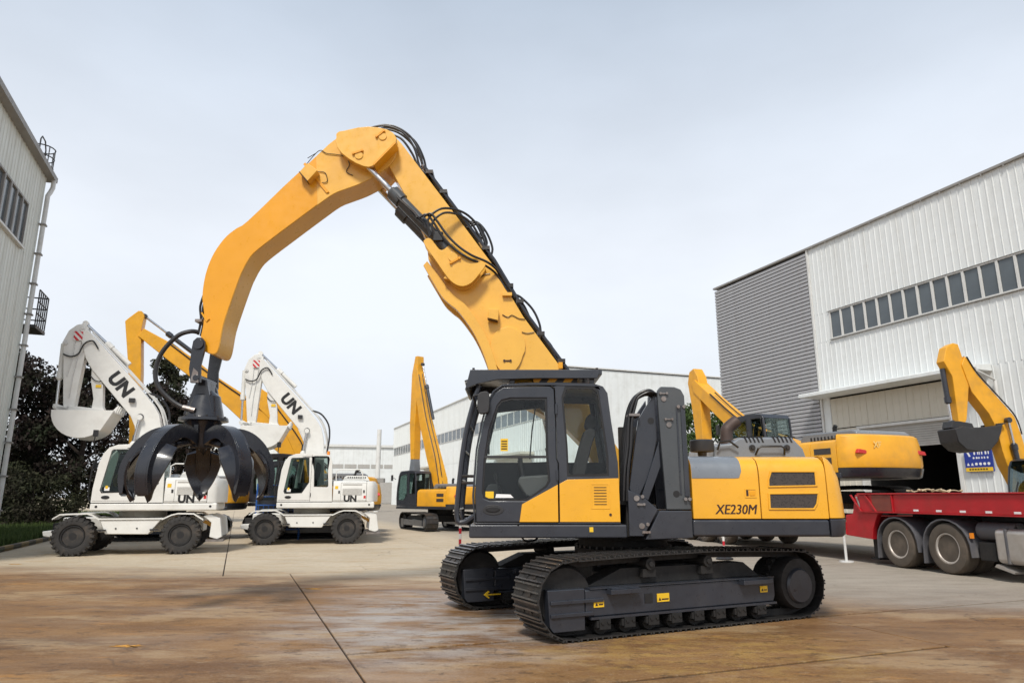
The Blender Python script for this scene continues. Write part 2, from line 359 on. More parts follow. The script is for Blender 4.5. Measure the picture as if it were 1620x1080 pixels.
def obj(name, me, mat, parent=None, loc=None, rot=None, bev=0, seg=2, ang=35, smooth=True):
    if mat is not None and not me.materials: me.materials.append(mat)
    if smooth:
        me.polygons.foreach_set('use_smooth', [True] * len(me.polygons)); me.set_sharp_from_angle(angle=R(ang))
    o = bpy.data.objects.new(name, me); COL.objects.link(o)
    if parent: o.parent = parent
    if loc: o.location = loc
    if rot: o.rotation_euler = rot
    if bev:
        b = o.modifiers.new('bevel', 'BEVEL'); b.width = bev; b.segments = seg; b.limit_method = 'ANGLE'; b.angle_limit = R(40)
        b.harden_normals = True
    return o
def part(name, mb, mat, parent, bev=0, **k): return obj(name, mb.mesh(name), mat, parent, bev=bev, **k)
def thing(name, label, cat, loc=(0, 0, 0), rz=0, group=None, sc=1):
    o = bpy.data.objects.new(name, None); COL.objects.link(o); o.empty_display_size = 0.3
    o.location = loc; o.rotation_euler = (0, 0, rz); o.scale = (sc, sc, sc); return tag(o, label, cat, group)
def tag(o, label, cat, group=None):
    o['label'] = label; o['category'] = cat
    if group: o['group'] = group
    return o
def struct(o, kind='structure', label=None):
    o['kind'] = kind
    if label: o['label'] = label
    return o
def text(name, s, size, loc, rot, mat, parent, shear=0.0, off=0.0, depth=0.002, align='CENTER', sx=1.0):
    c = bpy.data.curves.new(name, 'FONT'); c.body = s; c.size = size; c.shear = shear; c.offset = off; c.extrude = depth
    c.align_x = align; c.align_y = 'CENTER'; c.resolution_u = 3
    t = bpy.data.objects.new(name, c); me = bpy.data.meshes.new_from_object(t); bpy.data.objects.remove(t)
    o = obj(name, me, mat, parent, loc, rot, smooth=False); o.scale = (sx, 1, 1); return o
def bolt(mb, p, ax='y', r=0.018, h=0.014, s=-1):
    q = list(p); i = 'xyz'.index(ax); q[i] += s * h; mb.cyl(p, q, r, n=6)
# ================================================================== SETTING
ND = Vector((0.932, 0.363, 0)); VD = Vector((-0.363, 0.932, 0))      # across the yard / along the yard
def uv(u, v, z=0): q = ND * u + VD * v; return (q.x, q.y, z)
YARD_RZ = math.atan2(0.363, 0.932)

# ground sheet and its concrete slabs
g = MB(); g.add([(-700, -300, -0.03), (700, -300, -0.03), (700, 1500, -0.03), (-700, 1500, -0.03)], [(0, 1, 2, 3)])
ground = struct(part('ground', g, CONC, None), label='stained concrete yard')
jb = MB(); jb.add([uv(-22.3, -9, -0.018), uv(27, -9, -0.018), uv(27, 87, -0.018), uv(-22.3, 87, -0.018)], [(0, 1, 2, 3)]); part('joint_bed', jb, JOINT, ground)
def slab(u0, u1, v0, v1):
    g_ = random.uniform(0.008, 0.013); h = 0.004; dz = random.uniform(-0.0025, 0.0)
    gv = random.uniform(0.030, 0.040); u0 += g_; u1 -= g_; v0 += gv; v1 -= gv
    mb = MB()
    rings = []
    for i, (in_, z) in enumerate(((0, -0.0175), (0, dz - h), (h, dz))):
        rings.append([uv(u0 + in_, v0 + in_, z), uv(u1 - in_, v0 + in_, z), uv(u1 - in_, v1 - in_, z), uv(u0 + in_, v1 - in_, z)])
    mb.loft(rings)
    obj('concrete_slab', mb.mesh('concrete_slab'), CONC, ground, smooth=False)
ucols = [-22.3, -16.4, -10.57, -4.73, 1.11, 6.95, 12.79, 18.6, 27.0]
for i in range(len(ucols) - 1):
    vs = [-8.5, -3.2, 2.1, 7.33, 12.6, 15.1] if i % 2 else [-9, -4, 1, 5.45, 7.33, 12.6, 15.1]
    if i == 3: vs = [-8.5, -1.5, 5.0, 15.1]
    if i == 4: vs = [-9, -4, 1, 5.45, 7.33, 12.6, 15.1]
    for j in range(len(vs) - 1): slab(ucols[i], ucols[i + 1], vs[j], vs[j + 1])
ucols2 = [-22.3, -17.5, -11.8, -6.0, -0.13, 5.7, 11.6, 17.4, 27.0]
vrow = [15.1 + 6 * k for k in range(13)]
for i in range(len(ucols2) - 1):
    for j in range(len(vrow) - 1): slab(ucols2[i], ucols2[i + 1], vrow[j], vrow[j + 1])

# ---------------------------------------------------------------- cladding panels
_pan = {}
def panel_mesh(w, h, ribs, depth, mat):
    k = (round(w, 3), round(h, 3), ribs, depth, mat.name)
    if k in _pan: return _pan[k]
    mb = MB(); prof = []
    p = w / ribs
    for i in range(ribs):
        a = i * p
        prof += [(a + 0.002, 0), (a + p - 0.075, 0), (a + p - 0.055, -depth), (a + p - 0.025, -depth)]
    prof += [(w - 0.004, 0)]
    n = len(prof)
    vs = [(x, y, 0) for x, y in prof] + [(x, y, h) for x, y in prof] + [(w - 0.004, 0.05, 0), (0.002, 0.05, 0), (w - 0.004, 0.05, h), (0.002, 0.05, h)]
    fs = [(i, i + 1, n + i + 1, n + i) for i in range(n - 1)] + [(2 * n + 1, 2 * n, 2 * n + 2, 2 * n + 3), (0, n, 2 * n + 3, 2 * n + 1), (n - 1, 2 * n, 2 * n + 2, 2 * n - 1)]
    mb.add(vs, fs); me = mb.mesh('cladding_panel'); me.materials.append(mat); _pan[k] = me
    return me
def panels(parent, x0, x1, z0, z1, mat, w=0.9, ribs=3, depth=0.02, y=0.0):
    n = max(1, round((x1 - x0) / w)); w = (x1 - x0) / n
    for i in range(n):
        obj('cladding_panel', panel_mesh(w, z1 - z0, ribs, depth, mat), mat, parent, (x0 + i * w, y, z0), smooth=False)
def window_meshes(w, h):
    fr = MB(); fr.prism([(0, 0), (w, 0), (w, h), (0, h)], -0.05, 0.06, 'y', [[(0.045, 0.06), (w - 0.045, 0.06), (w - 0.045, h - 0.06), (0.045, h - 0.06)]])
    pn = MB(); pn.box(0.047, w - 0.047, 0.01, 0.022, 0.062, h - 0.062)
    return fr.mesh('window'), pn.mesh('pane')
def window_row(parent, x0, n, w, z0, h, frame_mat, y=0.0):
    a, b = window_meshes(w - 0.006, h); a.materials.append(frame_mat); b.materials.append(GLASSW)
    for i in range(n):
        f = obj('window', a, frame_mat, parent, (x0 + i * w, y, z0), smooth=False)
        obj('pane', b, GLASSW, f, smooth=False, rot=(random.uniform(-0.012, 0.012), 0, random.uniform(-0.01, 0.01)))

# ---------------------------------------------------------------- big hall on the right
hall = thing('factory_hall', 'large white ribbed factory hall with grey slatted end behind the red trailer', 'building', (15.05, 36.0, 0), math.atan2(-0.932, 0.363))
XE = 26.5; HT = 14.2
core = MB()
core.box(-6.1, 1.55, 0.16, 22, 0, HT - 0.1)
core.box(1.55, XE, 9.0, 22, 0, HT - 0.1)
core.box(1.56, XE, 0.12, 8.99, 6.3, 9.1); core.box(1.56, XE, 0.12, 8.99, 10.62, HT - 0.11)
core.box(1.56, 3.5, 0.12, 8.98, 0, 6.29); core.box(8.5, XE, 0.12, 8.98, 0, 6.29); core.box(3.51, 8.49, 0.12, 0.4, 4.75, 6.29)
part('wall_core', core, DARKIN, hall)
sl = MB(); sl.add([(0, 0.02, 0), (7.6, 0.02, 0), (7.6, -0.05, 0.02), (0, -0.05, 0.02), (0, -0.055, 0.15), (7.6, -0.055, 0.15), (7.6, 0.0, 0.182), (0, 0.0, 0.182), (0, 0.15, 0.182), (7.6, 0.15, 0.182), (7.6, 0.15, 0), (0, 0.15, 0)],
       [(0, 1, 2, 3), (3, 2, 5, 4), (4, 5, 6, 7), (7, 6, 9, 8), (8, 9, 10, 11), (11, 10, 1, 0), (0, 3, 4, 7, 8, 11), (1, 10, 9, 6, 5, 2)])
slm = sl.mesh('siding_slat'); slm.materials.append(SLAT)
k = 0.1
while k < HT - 0.15:
    obj('siding_slat', slm, SLAT, hall, (-6.15, 0, k), smooth=False); k += 0.2
panels(hall, 1.62, 2.6, 9.125, 10.595, CLAD, w=1.0); panels(hall, 1.62, XE, 10.6, HT, CLAD); panels(hall, 1.62, XE, 6.52, 9.12, CLAD)
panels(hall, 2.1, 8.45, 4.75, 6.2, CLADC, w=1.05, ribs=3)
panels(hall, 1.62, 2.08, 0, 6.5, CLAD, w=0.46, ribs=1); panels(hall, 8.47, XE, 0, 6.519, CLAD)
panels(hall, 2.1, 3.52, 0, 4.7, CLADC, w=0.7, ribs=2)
window_row(hall, 2.62, 34, 0.70, 9.16, 1.42, PVC)
sill = MB(); sill.box(2.55, XE, -0.10, 0.1, 9.125, 9.157); part('window_sill', sill, TRIM, hall)
sill = MB(); sill.box(2.55, XE, -0.085, 0.1, 10.585, 10.605); part('window_head', sill, TRIM, hall)
cp = MB(); cp.box(-6.2, XE, -0.13, 0.5, HT, HT + 0.10); part('roof_coping', cp, TRIM, hall)
x = 2.0
for q in range(40):
    c = MB(); c.box(x, x + 0.04, -0.14, -0.10, HT - 0.10, HT + 0.0); part('coping_clip', c, TRIM, hall); x += 0.9
    if x > XE: break
cn = MB(); cn.box(1.5, 1.61, -0.07, 0.1, 0, HT - 0.004); part('corner_trim', cn, PVC, hall)
ca = MB(); ca.prism([(-1.25, 6.30), (-1.25, 6.44), (-1.19, 6.48), (0.0, 6.56), (0.0, 6.28)], 1.3, 10.2, 'x'); part('canopy', ca, CLAD, hall, 0.01)
cpp = MB(); cpp.tube([(10.32, -1.15, 6.35), (10.32, -1.1, 6.2), (10.32, -0.12, 5.9), (10.32, -0.12, 0.05)], 0.06, 8); part('downpipe', cpp, PVC, hall)
dj = MB(); dj.box(3.55, 3.70, -0.06, 0.3, 0, 4.72); dj.box(8.3, 8.46, -0.06, 0.3, 0, 4.72); dj.box(3.71, 8.29, -0.06, 0.3, 4.60, 4.72); part('door_frame', dj, PVC, hall)
k = 3.62
while k < 4.58:
    s_ = MB(); s_.box(3.71, 8.29, 0.06, 0.10, k, k + 0.094); part('shutter_slat', s_, SHUT, hall, 0.012); k += 0.1
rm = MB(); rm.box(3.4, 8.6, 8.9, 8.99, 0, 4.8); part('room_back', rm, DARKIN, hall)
# safety sign on the wall
sg = thing('safety_sign', 'blue and yellow safety notice board on the hall wall beside the dark doorway', 'sign', hall.matrix_basis @ Vector((9.22, -0.12, 2.45)), hall.rotation_euler[2])
s_ = MB(); s_.box(-0.55, 0.55, -0.02, 0.05, 0, 0.86); part('board', s_, SIGNB, sg)
s_ = MB(); s_.box(-0.54, 0.54, -0.024, -0.0205, 0.01, 0.16); part('yellow_strip', s_, STICK, sg)
s_ = MB(); s_.prism([(-0.45, 0.80), (-0.38, 0.82), (-0.28, 0.60), (-0.35, 0.58)], -0.024, -0.0205); part('arrow_mark', s_, INKW, sg)
for row, (xs, zz, hh) in enumerate((([-0.15, 0.0, 0.07, 0.16, 0.3, 0.42], 0.66, 0.11), ([-0.2, -0.08, 0.02, 0.14, 0.24, 0.36], 0.50, 0.06))):
    for q in xs:
        s_ = MB(); w_ = random.uniform(0.03, 0.075); s_.box(q, q + w_, -0.024, -0.0205, zz, zz + hh); s_.box(q + w_ * 0.3, q + w_ * 0.6, -0.0245, -0.0241, zz - 0.015, zz + hh + 0.015); part('character_mark', s_, INKW, sg)
for q in range(6):
    s_ = MB(); cx = -0.42 + q * 0.165
    if q < 2: s_.prism([(cx - 0.055, 0.24), (cx + 0.055, 0.24), (cx, 0.35)], -0.024, -0.0205)
    else: s_.cyl((cx, -0.0205, 0.295), (cx, -0.024, 0.295), 0.055, n=16)
    part('pictogram', s_, INKW, sg)
for q in range(7):
    s_ = MB(); s_.box(-0.4 + q * 0.11, -0.33 + q * 0.11, -0.0265, -0.0245, 0.06, 0.12); part('character_mark', s_, INK, sg)

# ---------------------------------------------------------------- far hall down the yard
far = thing('factory_hall', 'long white factory hall at the far end of the yard behind the distant excavator', 'building', uv(27.1, 28.1 + 33.2 - 0.0, 0), math.atan2(0.932, -0.363))
# local +X runs away along the yard, local -Y faces the yard... (mirrored frame: y>0 is the yard side)
core = MB(); core.box(0.1, 71, -30, -0.12, 0, 14.1); part('wall_core', core, CLAD, far)
def fpanels(x0, x1, z0, z1):
    n = max(1, round((x1 - x0) / 2.4)); w = (x1 - x0) / n
    for i in range(n):
        mb = MB(); pr = []
        for j in range(4):
            a = j * w / 4
            pr += [(a, -0.1), (a + w / 4 - 0.12, -0.1), (a + w / 4 - 0.1, -0.04), (a + w / 4 - 0.03, -0.04)]
        pr += [(w - 0.01, -0.1), (w - 0.01, -0.119), (0, -0.119)]
        mb.prism(pr, 0, z1 - z0, 'z'); me = mb.mesh('cladding_panel'); obj('cladding_panel', me, CLAD, far, (x0 + i * w, 0, z0), smooth=False)
fpanels(0, 71, 10.5, 14.2); fpanels(0, 71, 5.9, 8.95)
for a, b in ((0, 3), (13, 36), (46, 71)): fpanels(a, b, 0, 5.88)
for i in range(36):
    a = 0.1 + i * 1.95
    f_ = MB(); f_.prism([(a, 9.0), (a + 1.9, 9.0), (a + 1.9, 10.45), (a, 10.45)], -0.10, -0.03, 'y', [[(a + 0.06, 9.06), (a + 1.84, 9.06), (a + 1.84, 10.39), (a + 0.06, 10.39)]])
    f_ = part('window', f_, PVC, far, smooth=False); p_ = MB(); p_.box(a + 0.06, a + 1.84, -0.095, -0.07, 9.06, 10.39); part('pane', p_, GLASSW, f_, smooth=False)
for a, b in ((3, 13), (36, 46)):
    c = MB(); c.box(a - 0.8, b + 0.8, 0.0, 1.5, 5.6, 5.85); part('canopy', c, CLADC, far)
    c = MB(); c.box(a + 0.05, b - 0.05, -0.11, -0.02, 4.4, 5.55); part('door_header', c, CLADC, far)
    for q in range(3):
        w = (b - a) / 3; c = MB(); c.box(a + q * w + 0.35, a + (q + 1) * w - 0.35, -0.115, -0.05, 0, 4.35); part('door', c, DARKIN, far)
        c = MB(); c.box(a + q * w - 0.15, a + q * w + 0.15, -0.11, 0.05, 0, 4.38); part('door_post', c, PVC, far)
c = MB(); c.box(-0.05, 71.1, -30, 0.05, 14.2, 14.32); part('roof_coping', c, PVC, far)

# end-of-yard hall and a concrete mast in front of it
eh = thing('factory_hall', 'low pale factory hall closing the far end of the yard', 'building', (-40.0, 150, 0), R(14))
c = MB(); c.box(-25, 22, 0, 30, 0, 12); part('wall', c, CLAD, eh)
c = MB(); c.box(-25.3, 22.3, -0.4, 30.3, 12, 12.5); part('roof_coping', c, PVC, eh)
for q in range(16):
    c = MB(); c.box(-24 + q * 2.8, -21.5 + q * 2.8, -0.08, -0.01, 7.5, 8.3); part('window', c, SHUT, eh)
for q in range(4):
    c = MB(); c.box(-22 + q * 11, -17 + q * 11, -0.08, -0.01, 0.1, 4.5); part('door', c, SHUT, eh)
mast = thing('concrete_mast', 'slim grey concrete mast standing before the distant halls', 'mast', (-13.6, 71, 0))
c = MB(); c.cyl((0, 0, 0), (0, 0, 8.2), 0.26, 0.22, 14); part('shaft', c, PVC, mast)
c = MB(); c.box(-0.7, 0.7, -0.5, 0.5, 2.9, 3.3); part('collar', c, TRIM, mast)

# ---------------------------------------------------------------- hall on the left
lh = thing('factory_hall', 'greenish ribbed metal hall with eaves and white downpipe beside the plum trees', 'building', (-16.1, 22.0, 0), math.atan2(0.932, -0.363))
core = MB(); core.box(-8.6, -0.06, 0.1, 20, 0, 12.2); part('wall_core', core, CLADG, lh)
core = MB()
panels(lh, -8.6, 0, 10.72, 12.3, CLADG, w=0.8, ribs=3); panels(lh, -8.6, 0, 0, 9.15, CLADG, w=0.8, ribs=3); panels(lh, -1.62, 0, 9.15, 10.72, CLADG, w=0.81, ribs=3)
window_row(lh, -7.54, 10, 0.60, 9.2, 1.45, TRIM, -0.02)
c = MB(); c.box(-8.6, -1.5, -0.12, 0.08, 9.13, 9.19); part('window_sill', c, PVC, lh)
c = MB(); c.prism([(-0.26, 12.22), (-0.26, 12.40), (-0.21, 12.42), (-0.17, 12.28), (-0.05, 12.26), (0.3, 12.48), (0.3, 12.2)], -8.6, 0.35, 'x'); part('eave_gutter', c, TRIM, lh)
c = MB(); c.prism([(-0.12, 12.44), (9, 13.6), (20, 12.6), (20, 12.31), (-0.12, 12.31)], -8.6, 0.25, 'x'); part('roof', c, TRIM, lh)
c = MB(); c.tube([(0.14, -0.20, 12.26), (0.14, -0.20, 11.95), (0.08, -0.16, 11.75), (0.02, -0.12, 11.6), (0.02, -0.12, 0.05)], 0.075, 10); part('downpipe', c, PVC, lh)
for zz in range(1, 11):
    c = MB(); c.box(-0.09, 0.13, -0.22, -0.02, zz * 1.05, zz * 1.05 + 0.05); part('pipe_bracket', c, TRIM, lh)
# roof ladder cage and small balcony at the far corner
c = MB()
for zz in (12.7, 13.05, 13.4):
    c.tube([(0.25 + 0.38 * math.cos(t), 0.3 + 0.38 * math.sin(t), zz) for t in [R(a) for a in range(-200, 21, 20)]], 0.022, 5)
for a in (-180, -135, -90, -45, 0):
    c.tube([(0.25 + 0.38 * math.cos(R(a)), 0.3 + 0.38 * math.sin(R(a)), 12.5), (0.25 + 0.38 * math.cos(R(a)), 0.3 + 0.38 * math.sin(R(a)), 13.4)], 0.018, 5)
c.tube([(-0.13, 0.3, 12.4), (-0.13, 0.3, 13.6), (0.0, 0.3, 13.75), (0.4, 0.3, 13.75), (0.6, 0.3, 13.5), (0.62, 0.3, 12.4)], 0.025, 5)
part('ladder_cage', c, PLAST, lh)
bal = MB(); bal.box(0.02, 1.25, -0.35, 1.2, 6.95, 7.05); bb = part('balcony', bal, PLAST, lh)
c = MB()
for zz in (7.45, 7.85, 8.25): c.tube([(0.05, -0.32, zz), (1.22, -0.32, zz), (1.22, 1.15, zz)], 0.025, 5)
for q in range(6): c.tube([(0.05 + q * 0.234, -0.32, 7.05), (0.05 + q * 0.234, -0.32, 8.25)], 0.022, 5)
for q in range(4): c.tube([(1.22, 0.25 + q * 0.3, 7.05), (1.22, 0.25 + q * 0.3, 8.25)], 0.022, 5)
part('railing', c, PLAST, bb)

# ---------------------------------------------------------------- lawn, kerb
lawn = MB(); lawn.add([(-40, 10, 0.07), (-12.65, 16.2, 0.07), (-14.4, 20.7, 0.07), (-17.2, 27.7, 0.07), (-30.5, 62, 0.07), (-80, 62, 0.07)], [(0, 1, 2, 3, 4)])
struct(part('lawn', lawn, M('lawn_soil', (0.045, 0.06, 0.022), 0.95, var=0.3, bump=0.1), None), label='shaded lawn under the trees')
gb = MB()
for i in range(42000):
    a = random.random(); b = random.random() ** 1.5
    y = 16.5 + 38 * a ** 1.3; xk = -14.3 - (y - 20.2) * 0.389
    x = xk - 0.35 - b * 10
    h = random.uniform(0.10, 0.26) * (1 + a); t = random.uniform(0, 6.28); dx, dy = math.cos(t) * 0.022 * (1 + a), math.sin(t) * 0.022 * (1 + a)
    lx, ly = random.uniform(-0.06, 0.06), random.uniform(-0.06, 0.06)
    gb.add([(x - dx, y - dy, 0.07), (x + dx, y + dy, 0.07), (x + lx, y + ly, 0.07 + h)], [(0, 1, 2)])
me = bpy.data.meshes.new('grass'); me.from_pydata(gb.v, [], gb.f); go = obj('grass', me, GRASS, None, smooth=False)
struct(go, 'stuff', 'short green grass on the lawn beside the kerb')
kerb = thing('kerb', 'low concrete kerb with faded yellow and black bands along the lawn', 'kerb', (-14.3, 20.2, 0), math.atan2(0.932, -0.363))
for q in range(-4, 44):
    c = MB(); c.box(q * 1.0 + 0.006, q * 1.0 + 0.994, -0.02, 0.13, -0.02, 0.13); part('kerb_stone', c, KERBY, kerb, 0.012)

# ---------------------------------------------------------------- trees and shrubs
def leaf_cloud(name, clumps, n, size, mat, parent):
    mb_v = []; mb_f = []
    wts = [c[3] ** 2 for c in clumps]
    for i in range(n):
        c = random.choices(clumps, wts)[0]
        d = Vector((random.gauss(0, 1), random.gauss(0, 1), random.gauss(0, 1))).normalized() * (random.random() ** 0.45) * c[3]
        p = Vector((c[0] + d.x, c[1] + d.y, c[2] + d.z * 0.8))
        s_ = size * random.uniform(0.6, 1.3)
        a = Vector((random.gauss(0, 1), random.gauss(0, 1), random.gauss(0, 0.7))).normalized(); b = a.orthogonal().normalized()
        b = Matrix.Rotation(random.uniform(0, 6.28), 3, a) @ b; cc = a.cross(b)
        o = len(mb_v)
        mb_v += [p - b * s_, p + cc * s_ * 0.45 - b * s_ * 0.1, p + b * s_, p - cc * s_ * 0.45 - b * s_ * 0.1]
        mb_f.append((o, o + 1, o + 2, o + 3))
    me = bpy.data.meshes.new(name); me.from_pydata([tuple(v) for v in mb_v], [], mb_f)
    return obj(name, me, mat, parent, smooth=False)
def tree(name, label, loc, h, rad, n, size, mat, base=0.25, group=None, cat='tree'):
    t = thing(name, label, cat, loc, 0, group)
    tr = MB(); fork = h * base
    tr.tube([(0, 0, 0), (0.04, 0.02, fork * 0.6), (0.0, 0.05, fork), (0.1, 0, h * 0.6), (0.05, 0.05, h * 0.85)], [0.03 * h, 0.024 * h, 0.02 * h, 0.012 * h, 0.004 * h], 8)
    clumps = []
    for i in range(16):
        a = i * 2.4 + random.uniform(-0.4, 0.4); zz = fork + (h - fork) * ((i + 0.5) / 16) * 0.95
        rr = rad * (0.35 + 0.65 * math.sin(math.pi * min(0.97, 0.15 + (zz - fork) / (h - fork) * 0.85))) * random.uniform(0.45, 0.95)
        p = Vector((rr * math.cos(a), rr * math.sin(a), zz))
        b0 = Vector((0, 0.03, max(fork * 0.8, zz - h * 0.22)))
        tr.tube([b0, b0.lerp(p, 0.5) + Vector((0, 0, 0.1)), p], [0.010 * h, 0.006 * h, 0.002 * h], 5)
        clumps.append((p.x, p.y, p.z, rad * random.uniform(0.26, 0.48)))
        for q in range(2):
            clumps.append((p.x + random.uniform(-1, 1) * rad * 0.4, p.y + random.uniform(-1, 1) * rad * 0.4, p.z + random.uniform(-0.5, 0.7) * rad * 0.4, rad * random.uniform(0.12, 0.25)))
    part('trunk', tr, BARK, t)
    leaf_cloud('crown', clumps, n, size, mat, t)
    return t
PG = 'dark purple leaved trees by the lawn'
tree('plum_tree', 'dark purple leaved tree closest to the left hall wall', (-26.6, 36.0, 0.07), 9.0, 3.5, 17000, 0.13, LEAFP, 0.2, PG)
tree('plum_tree', 'dark purple leaved tree just left of the nearer white excavator', (-22.9, 37.0, 0.07), 8.3, 3.3, 17000, 0.13, LEAFP, 0.2, PG)
tree('plum_tree', 'dark purple leaved tree behind the raised boom of the nearer white excavator', (-20.2, 42.0, 0.07), 7.6, 3.0, 12000, 0.14, LEAFP, 0.2, PG)
tree('conifer_tree', 'thin dark tree top rising behind the white and yellow booms', (-22.5, 44.5, 0), 10.4, 1.7, 7000, 0.14, LEAFD, 0.2)
tree('shade_tree', 'green tree top between the grey slatted wall and the yellow boom', (14.4, 52.0, 0), 8.6, 2.6, 6000, 0.16, LEAFG, 0.25)
tree('round_shrub', 'low dark rounded shrub on the lawn behind the nearer white excavator', (-22.8, 33.5, 0.07), 2.6, 2.1, 9000, 0.09, LEAFD, 0.05, cat='shrub')
tree('round_shrub', 'low dark shrub at the foot of the purple trees near the hall wall', (-28.0, 40.0, 0.07), 2.4, 2.4, 7000, 0.09, LEAFD, 0.05, cat='shrub')
# ================================================================== TRACKS
def track_path(xf, xr, rz, zc, ztop):
    """closed outer line of the shoes: idler at xf, drive at xr, radius rz, wheel centre height zc, top sag points ztop"""
    pts = []
    for a in range(90, 271, 10): pts.append((xf + rz * math.cos(R(a)), zc + rz * math.sin(R(a))))   # front, top -> bottom
    pts = pts[::-1]                                            # bottom -> top at the front
    top = [(q, w) for q, w in ztop]
    rear = [(xr + rz * math.cos(R(a)), zc + rz * math.sin(R(a))) for a in range(90, -91, -10)]
    line = pts + top + rear + [pts[0]]
    return line
def resample(line, n):
    L = [0]
    for i in range(1, len(line)): L.append(L[-1] + math.dist(line[i], line[i - 1]))
    out_ = []; tot = L[-1]
    for k in range(n):
        t = tot * k / n
        i = next(j for j in range(1, len(L)) if L[j] >= t - 1e-9); f = (t - L[i - 1]) / max(1e-9, L[i] - L[i - 1])
        p = (line[i - 1][0] + (line[i][0] - line[i - 1][0]) * f, line[i - 1][1] + (line[i][1] - line[i - 1][1]) * f)
        out_.append(p)
    return out_, tot
def shoe_mesh(pitch, w, mat, ribs=3):
    mb = MB(); h = pitch * 0.49
    mb.box(-h, h, -w / 2, w / 2, -0.034, -0.022)
    for q in range(ribs):
        x = -h * 0.82 + q * (h * 1.64 / (ribs - 1)); mb.add([(x - 0.012, -w / 2, -0.022), (x + 0.012, -w / 2, -0.022), (x + 0.012, w / 2, -0.022), (x - 0.012, w / 2, -0.022), (x - 0.009, -w / 2, 0), (x + 0.009, -w / 2, 0), (x + 0.009, w / 2, 0), (x - 0.009, w / 2, 0)],
            [(0, 3, 2, 1), (4, 5, 6, 7), (0, 1, 5, 4), (1, 2, 6, 5), (2, 3, 7, 6), (3, 0, 4, 7)])
    for s in (-1, 1):
        mb.box(-h * 0.55, -h * 0.15, s * 0.09 - 0.02, s * 0.09 + 0.02, -0.022, -0.012)
    me = mb.mesh('track_shoe'); me.materials.append(mat); me.materials.append(WORN)
    for p in me.polygons:
        if p.center.z > -0.008: p.material_index = 1
    return me
def make_track(parent, cy, side, xf=-1.70, xr=1.69, rad=0.42, zc=0.42, top=((-0.61, 0.872), (0.24, 0.885), (1.0, 0.865)), w=0.6, n=50, detail=True, shoe=None, rz=0, fmat=None):
    """side=-1: outer face towards -Y"""
    fmat = fmat or GRY
    line = track_path(xf, xr, rad, zc, top)
    P, tot = resample(line, n)
    a, b = cy - 0.19, cy + 0.19; o = side
    fr = MB()
    fr.prism([(xf + 0.20, 0.23), (xr - 0.45, 0.23), (xr - 0.42, 0.30), (xr - 0.42, 0.51), (xf + 0.20, 0.51)], a - 0.06, b + 0.06)
    tf = part('track_frame', fr, fmat, parent, 0.015 if detail else 0, rot=(0, 0, rz))
    u_ = MB(); u_.prism([(xf + 0.3, 0.53), (xr - 0.55, 0.53), (xr - 0.8, 0.70), (xf + 0.75, 0.70)], cy - 0.13, cy + 0.13); part('frame_top', u_, MUD, tf)
    g_ = MB()                                              # idler guard box at the front
    g_.prism([(xf - 0.25, 0.16), (xf - 0.20, 0.10), (xf + 0.19, 0.10), (xf + 0.19, 0.53), (xf - 0.27, 0.53)], a - 0.065, b + 0.065)
    part('idler_guard', g_, fmat, tf, 0.012 if detail else 0)
    if detail:
        for zz in (0.40, 0.27):
            r_ = MB(); r_.box(xf - 0.24, xf + 0.42 - (0.40 - zz), a - 0.085, a - 0.066, zz - 0.02, zz + 0.02); r_.box(xf - 0.24, xf + 0.42 - (0.40 - zz), b + 0.066, b + 0.085, zz - 0.02, zz + 0.02)
            part('guard_rib', r_, fmat, tf, 0.006)
        fl = MB(); fl.box(xf + 0.25, xr - 0.43, a - 0.09, b + 0.09, 0.205, 0.229); part('lower_flange', fl, fmat, tf)
        fl = MB(); fl.box(xf + 0.25, xr - 0.43, a - 0.075, b + 0.075, 0.512, 0.526); part('upper_flange', fl, fmat, tf)
        for s0, s1 in ((-1.23, -0.83), (0.68, 1.16)):
            st = MB(); st.box(s0, s1, a - 0.16, a - 0.06, 0.455, 0.508); st.box(s0 + 0.02, s1 - 0.02, a - 0.15, a - 0.07, 0.5085, 0.52); part('step', st, fmat, tf, 0.006)
        for s0, s1, z0, z1 in () if side > 0 else ((-1.40, -1.27, 0.325, 0.395), (-0.55, -0.38, 0.33, 0.42), (1.02, 1.14, 0.345, 0.42)):
            y0 = a - 0.0655 if s0 > xf + 0.2 else a - 0.09
            st = MB(); st.box(s0, s1, y0 - 0.003, y0 + 0.004, z0, z1)
            sk = part('warning_sticker', st, STICK, tf)
            st = MB(); st.prism([(s0 + 0.015, z0 + 0.015), (s0 + 0.055, z0 + 0.015), (s0 + 0.035, z0 + 0.05)], y0 - 0.0045, y0 - 0.0031); st.box(s0 + 0.062, s1 - 0.012, y0 - 0.0045, y0 - 0.0031, z0 + 0.02, z0 + 0.035); part('sticker_print', st, INKB, tf)
        ho = MB(); ho.box(-0.72, -0.61, a - 0.0665, a - 0.05, 0.33, 0.43); part('frame_hole', ho, INK, tf)
        if side > 0:
            ar = MB(); yy = a - 0.09; ar.prism([(-1.67, 0.19), (-1.60, 0.24), (-1.59, 0.225), (-1.63, 0.197), (-1.42, 0.197), (-1.42, 0.183), (-1.63, 0.183), (-1.59, 0.155), (-1.60, 0.14)], yy - 0.002, yy + 0.03)
            part('direction_arrow', ar, STICK, tf)
    # wheels inside the chain
    idl = MB(); idl.lathe([(0.05, -0.17), (rad - 0.10, -0.16), (rad - 0.06, -0.10), (rad - 0.06, 0.10), (rad - 0.10, 0.16), (0.05, 0.17)], (xf, cy, zc), 28); part('idler', idl, MUD, tf)
    sp = MB(); teeth = 21; ring = []
    for k in range(teeth * 2):
        rr = rad - 0.05 if k % 2 else rad - 0.11; t = math.pi * k / teeth; ring.append((xr + rr * math.cos(t), zc + rr * math.sin(t)))
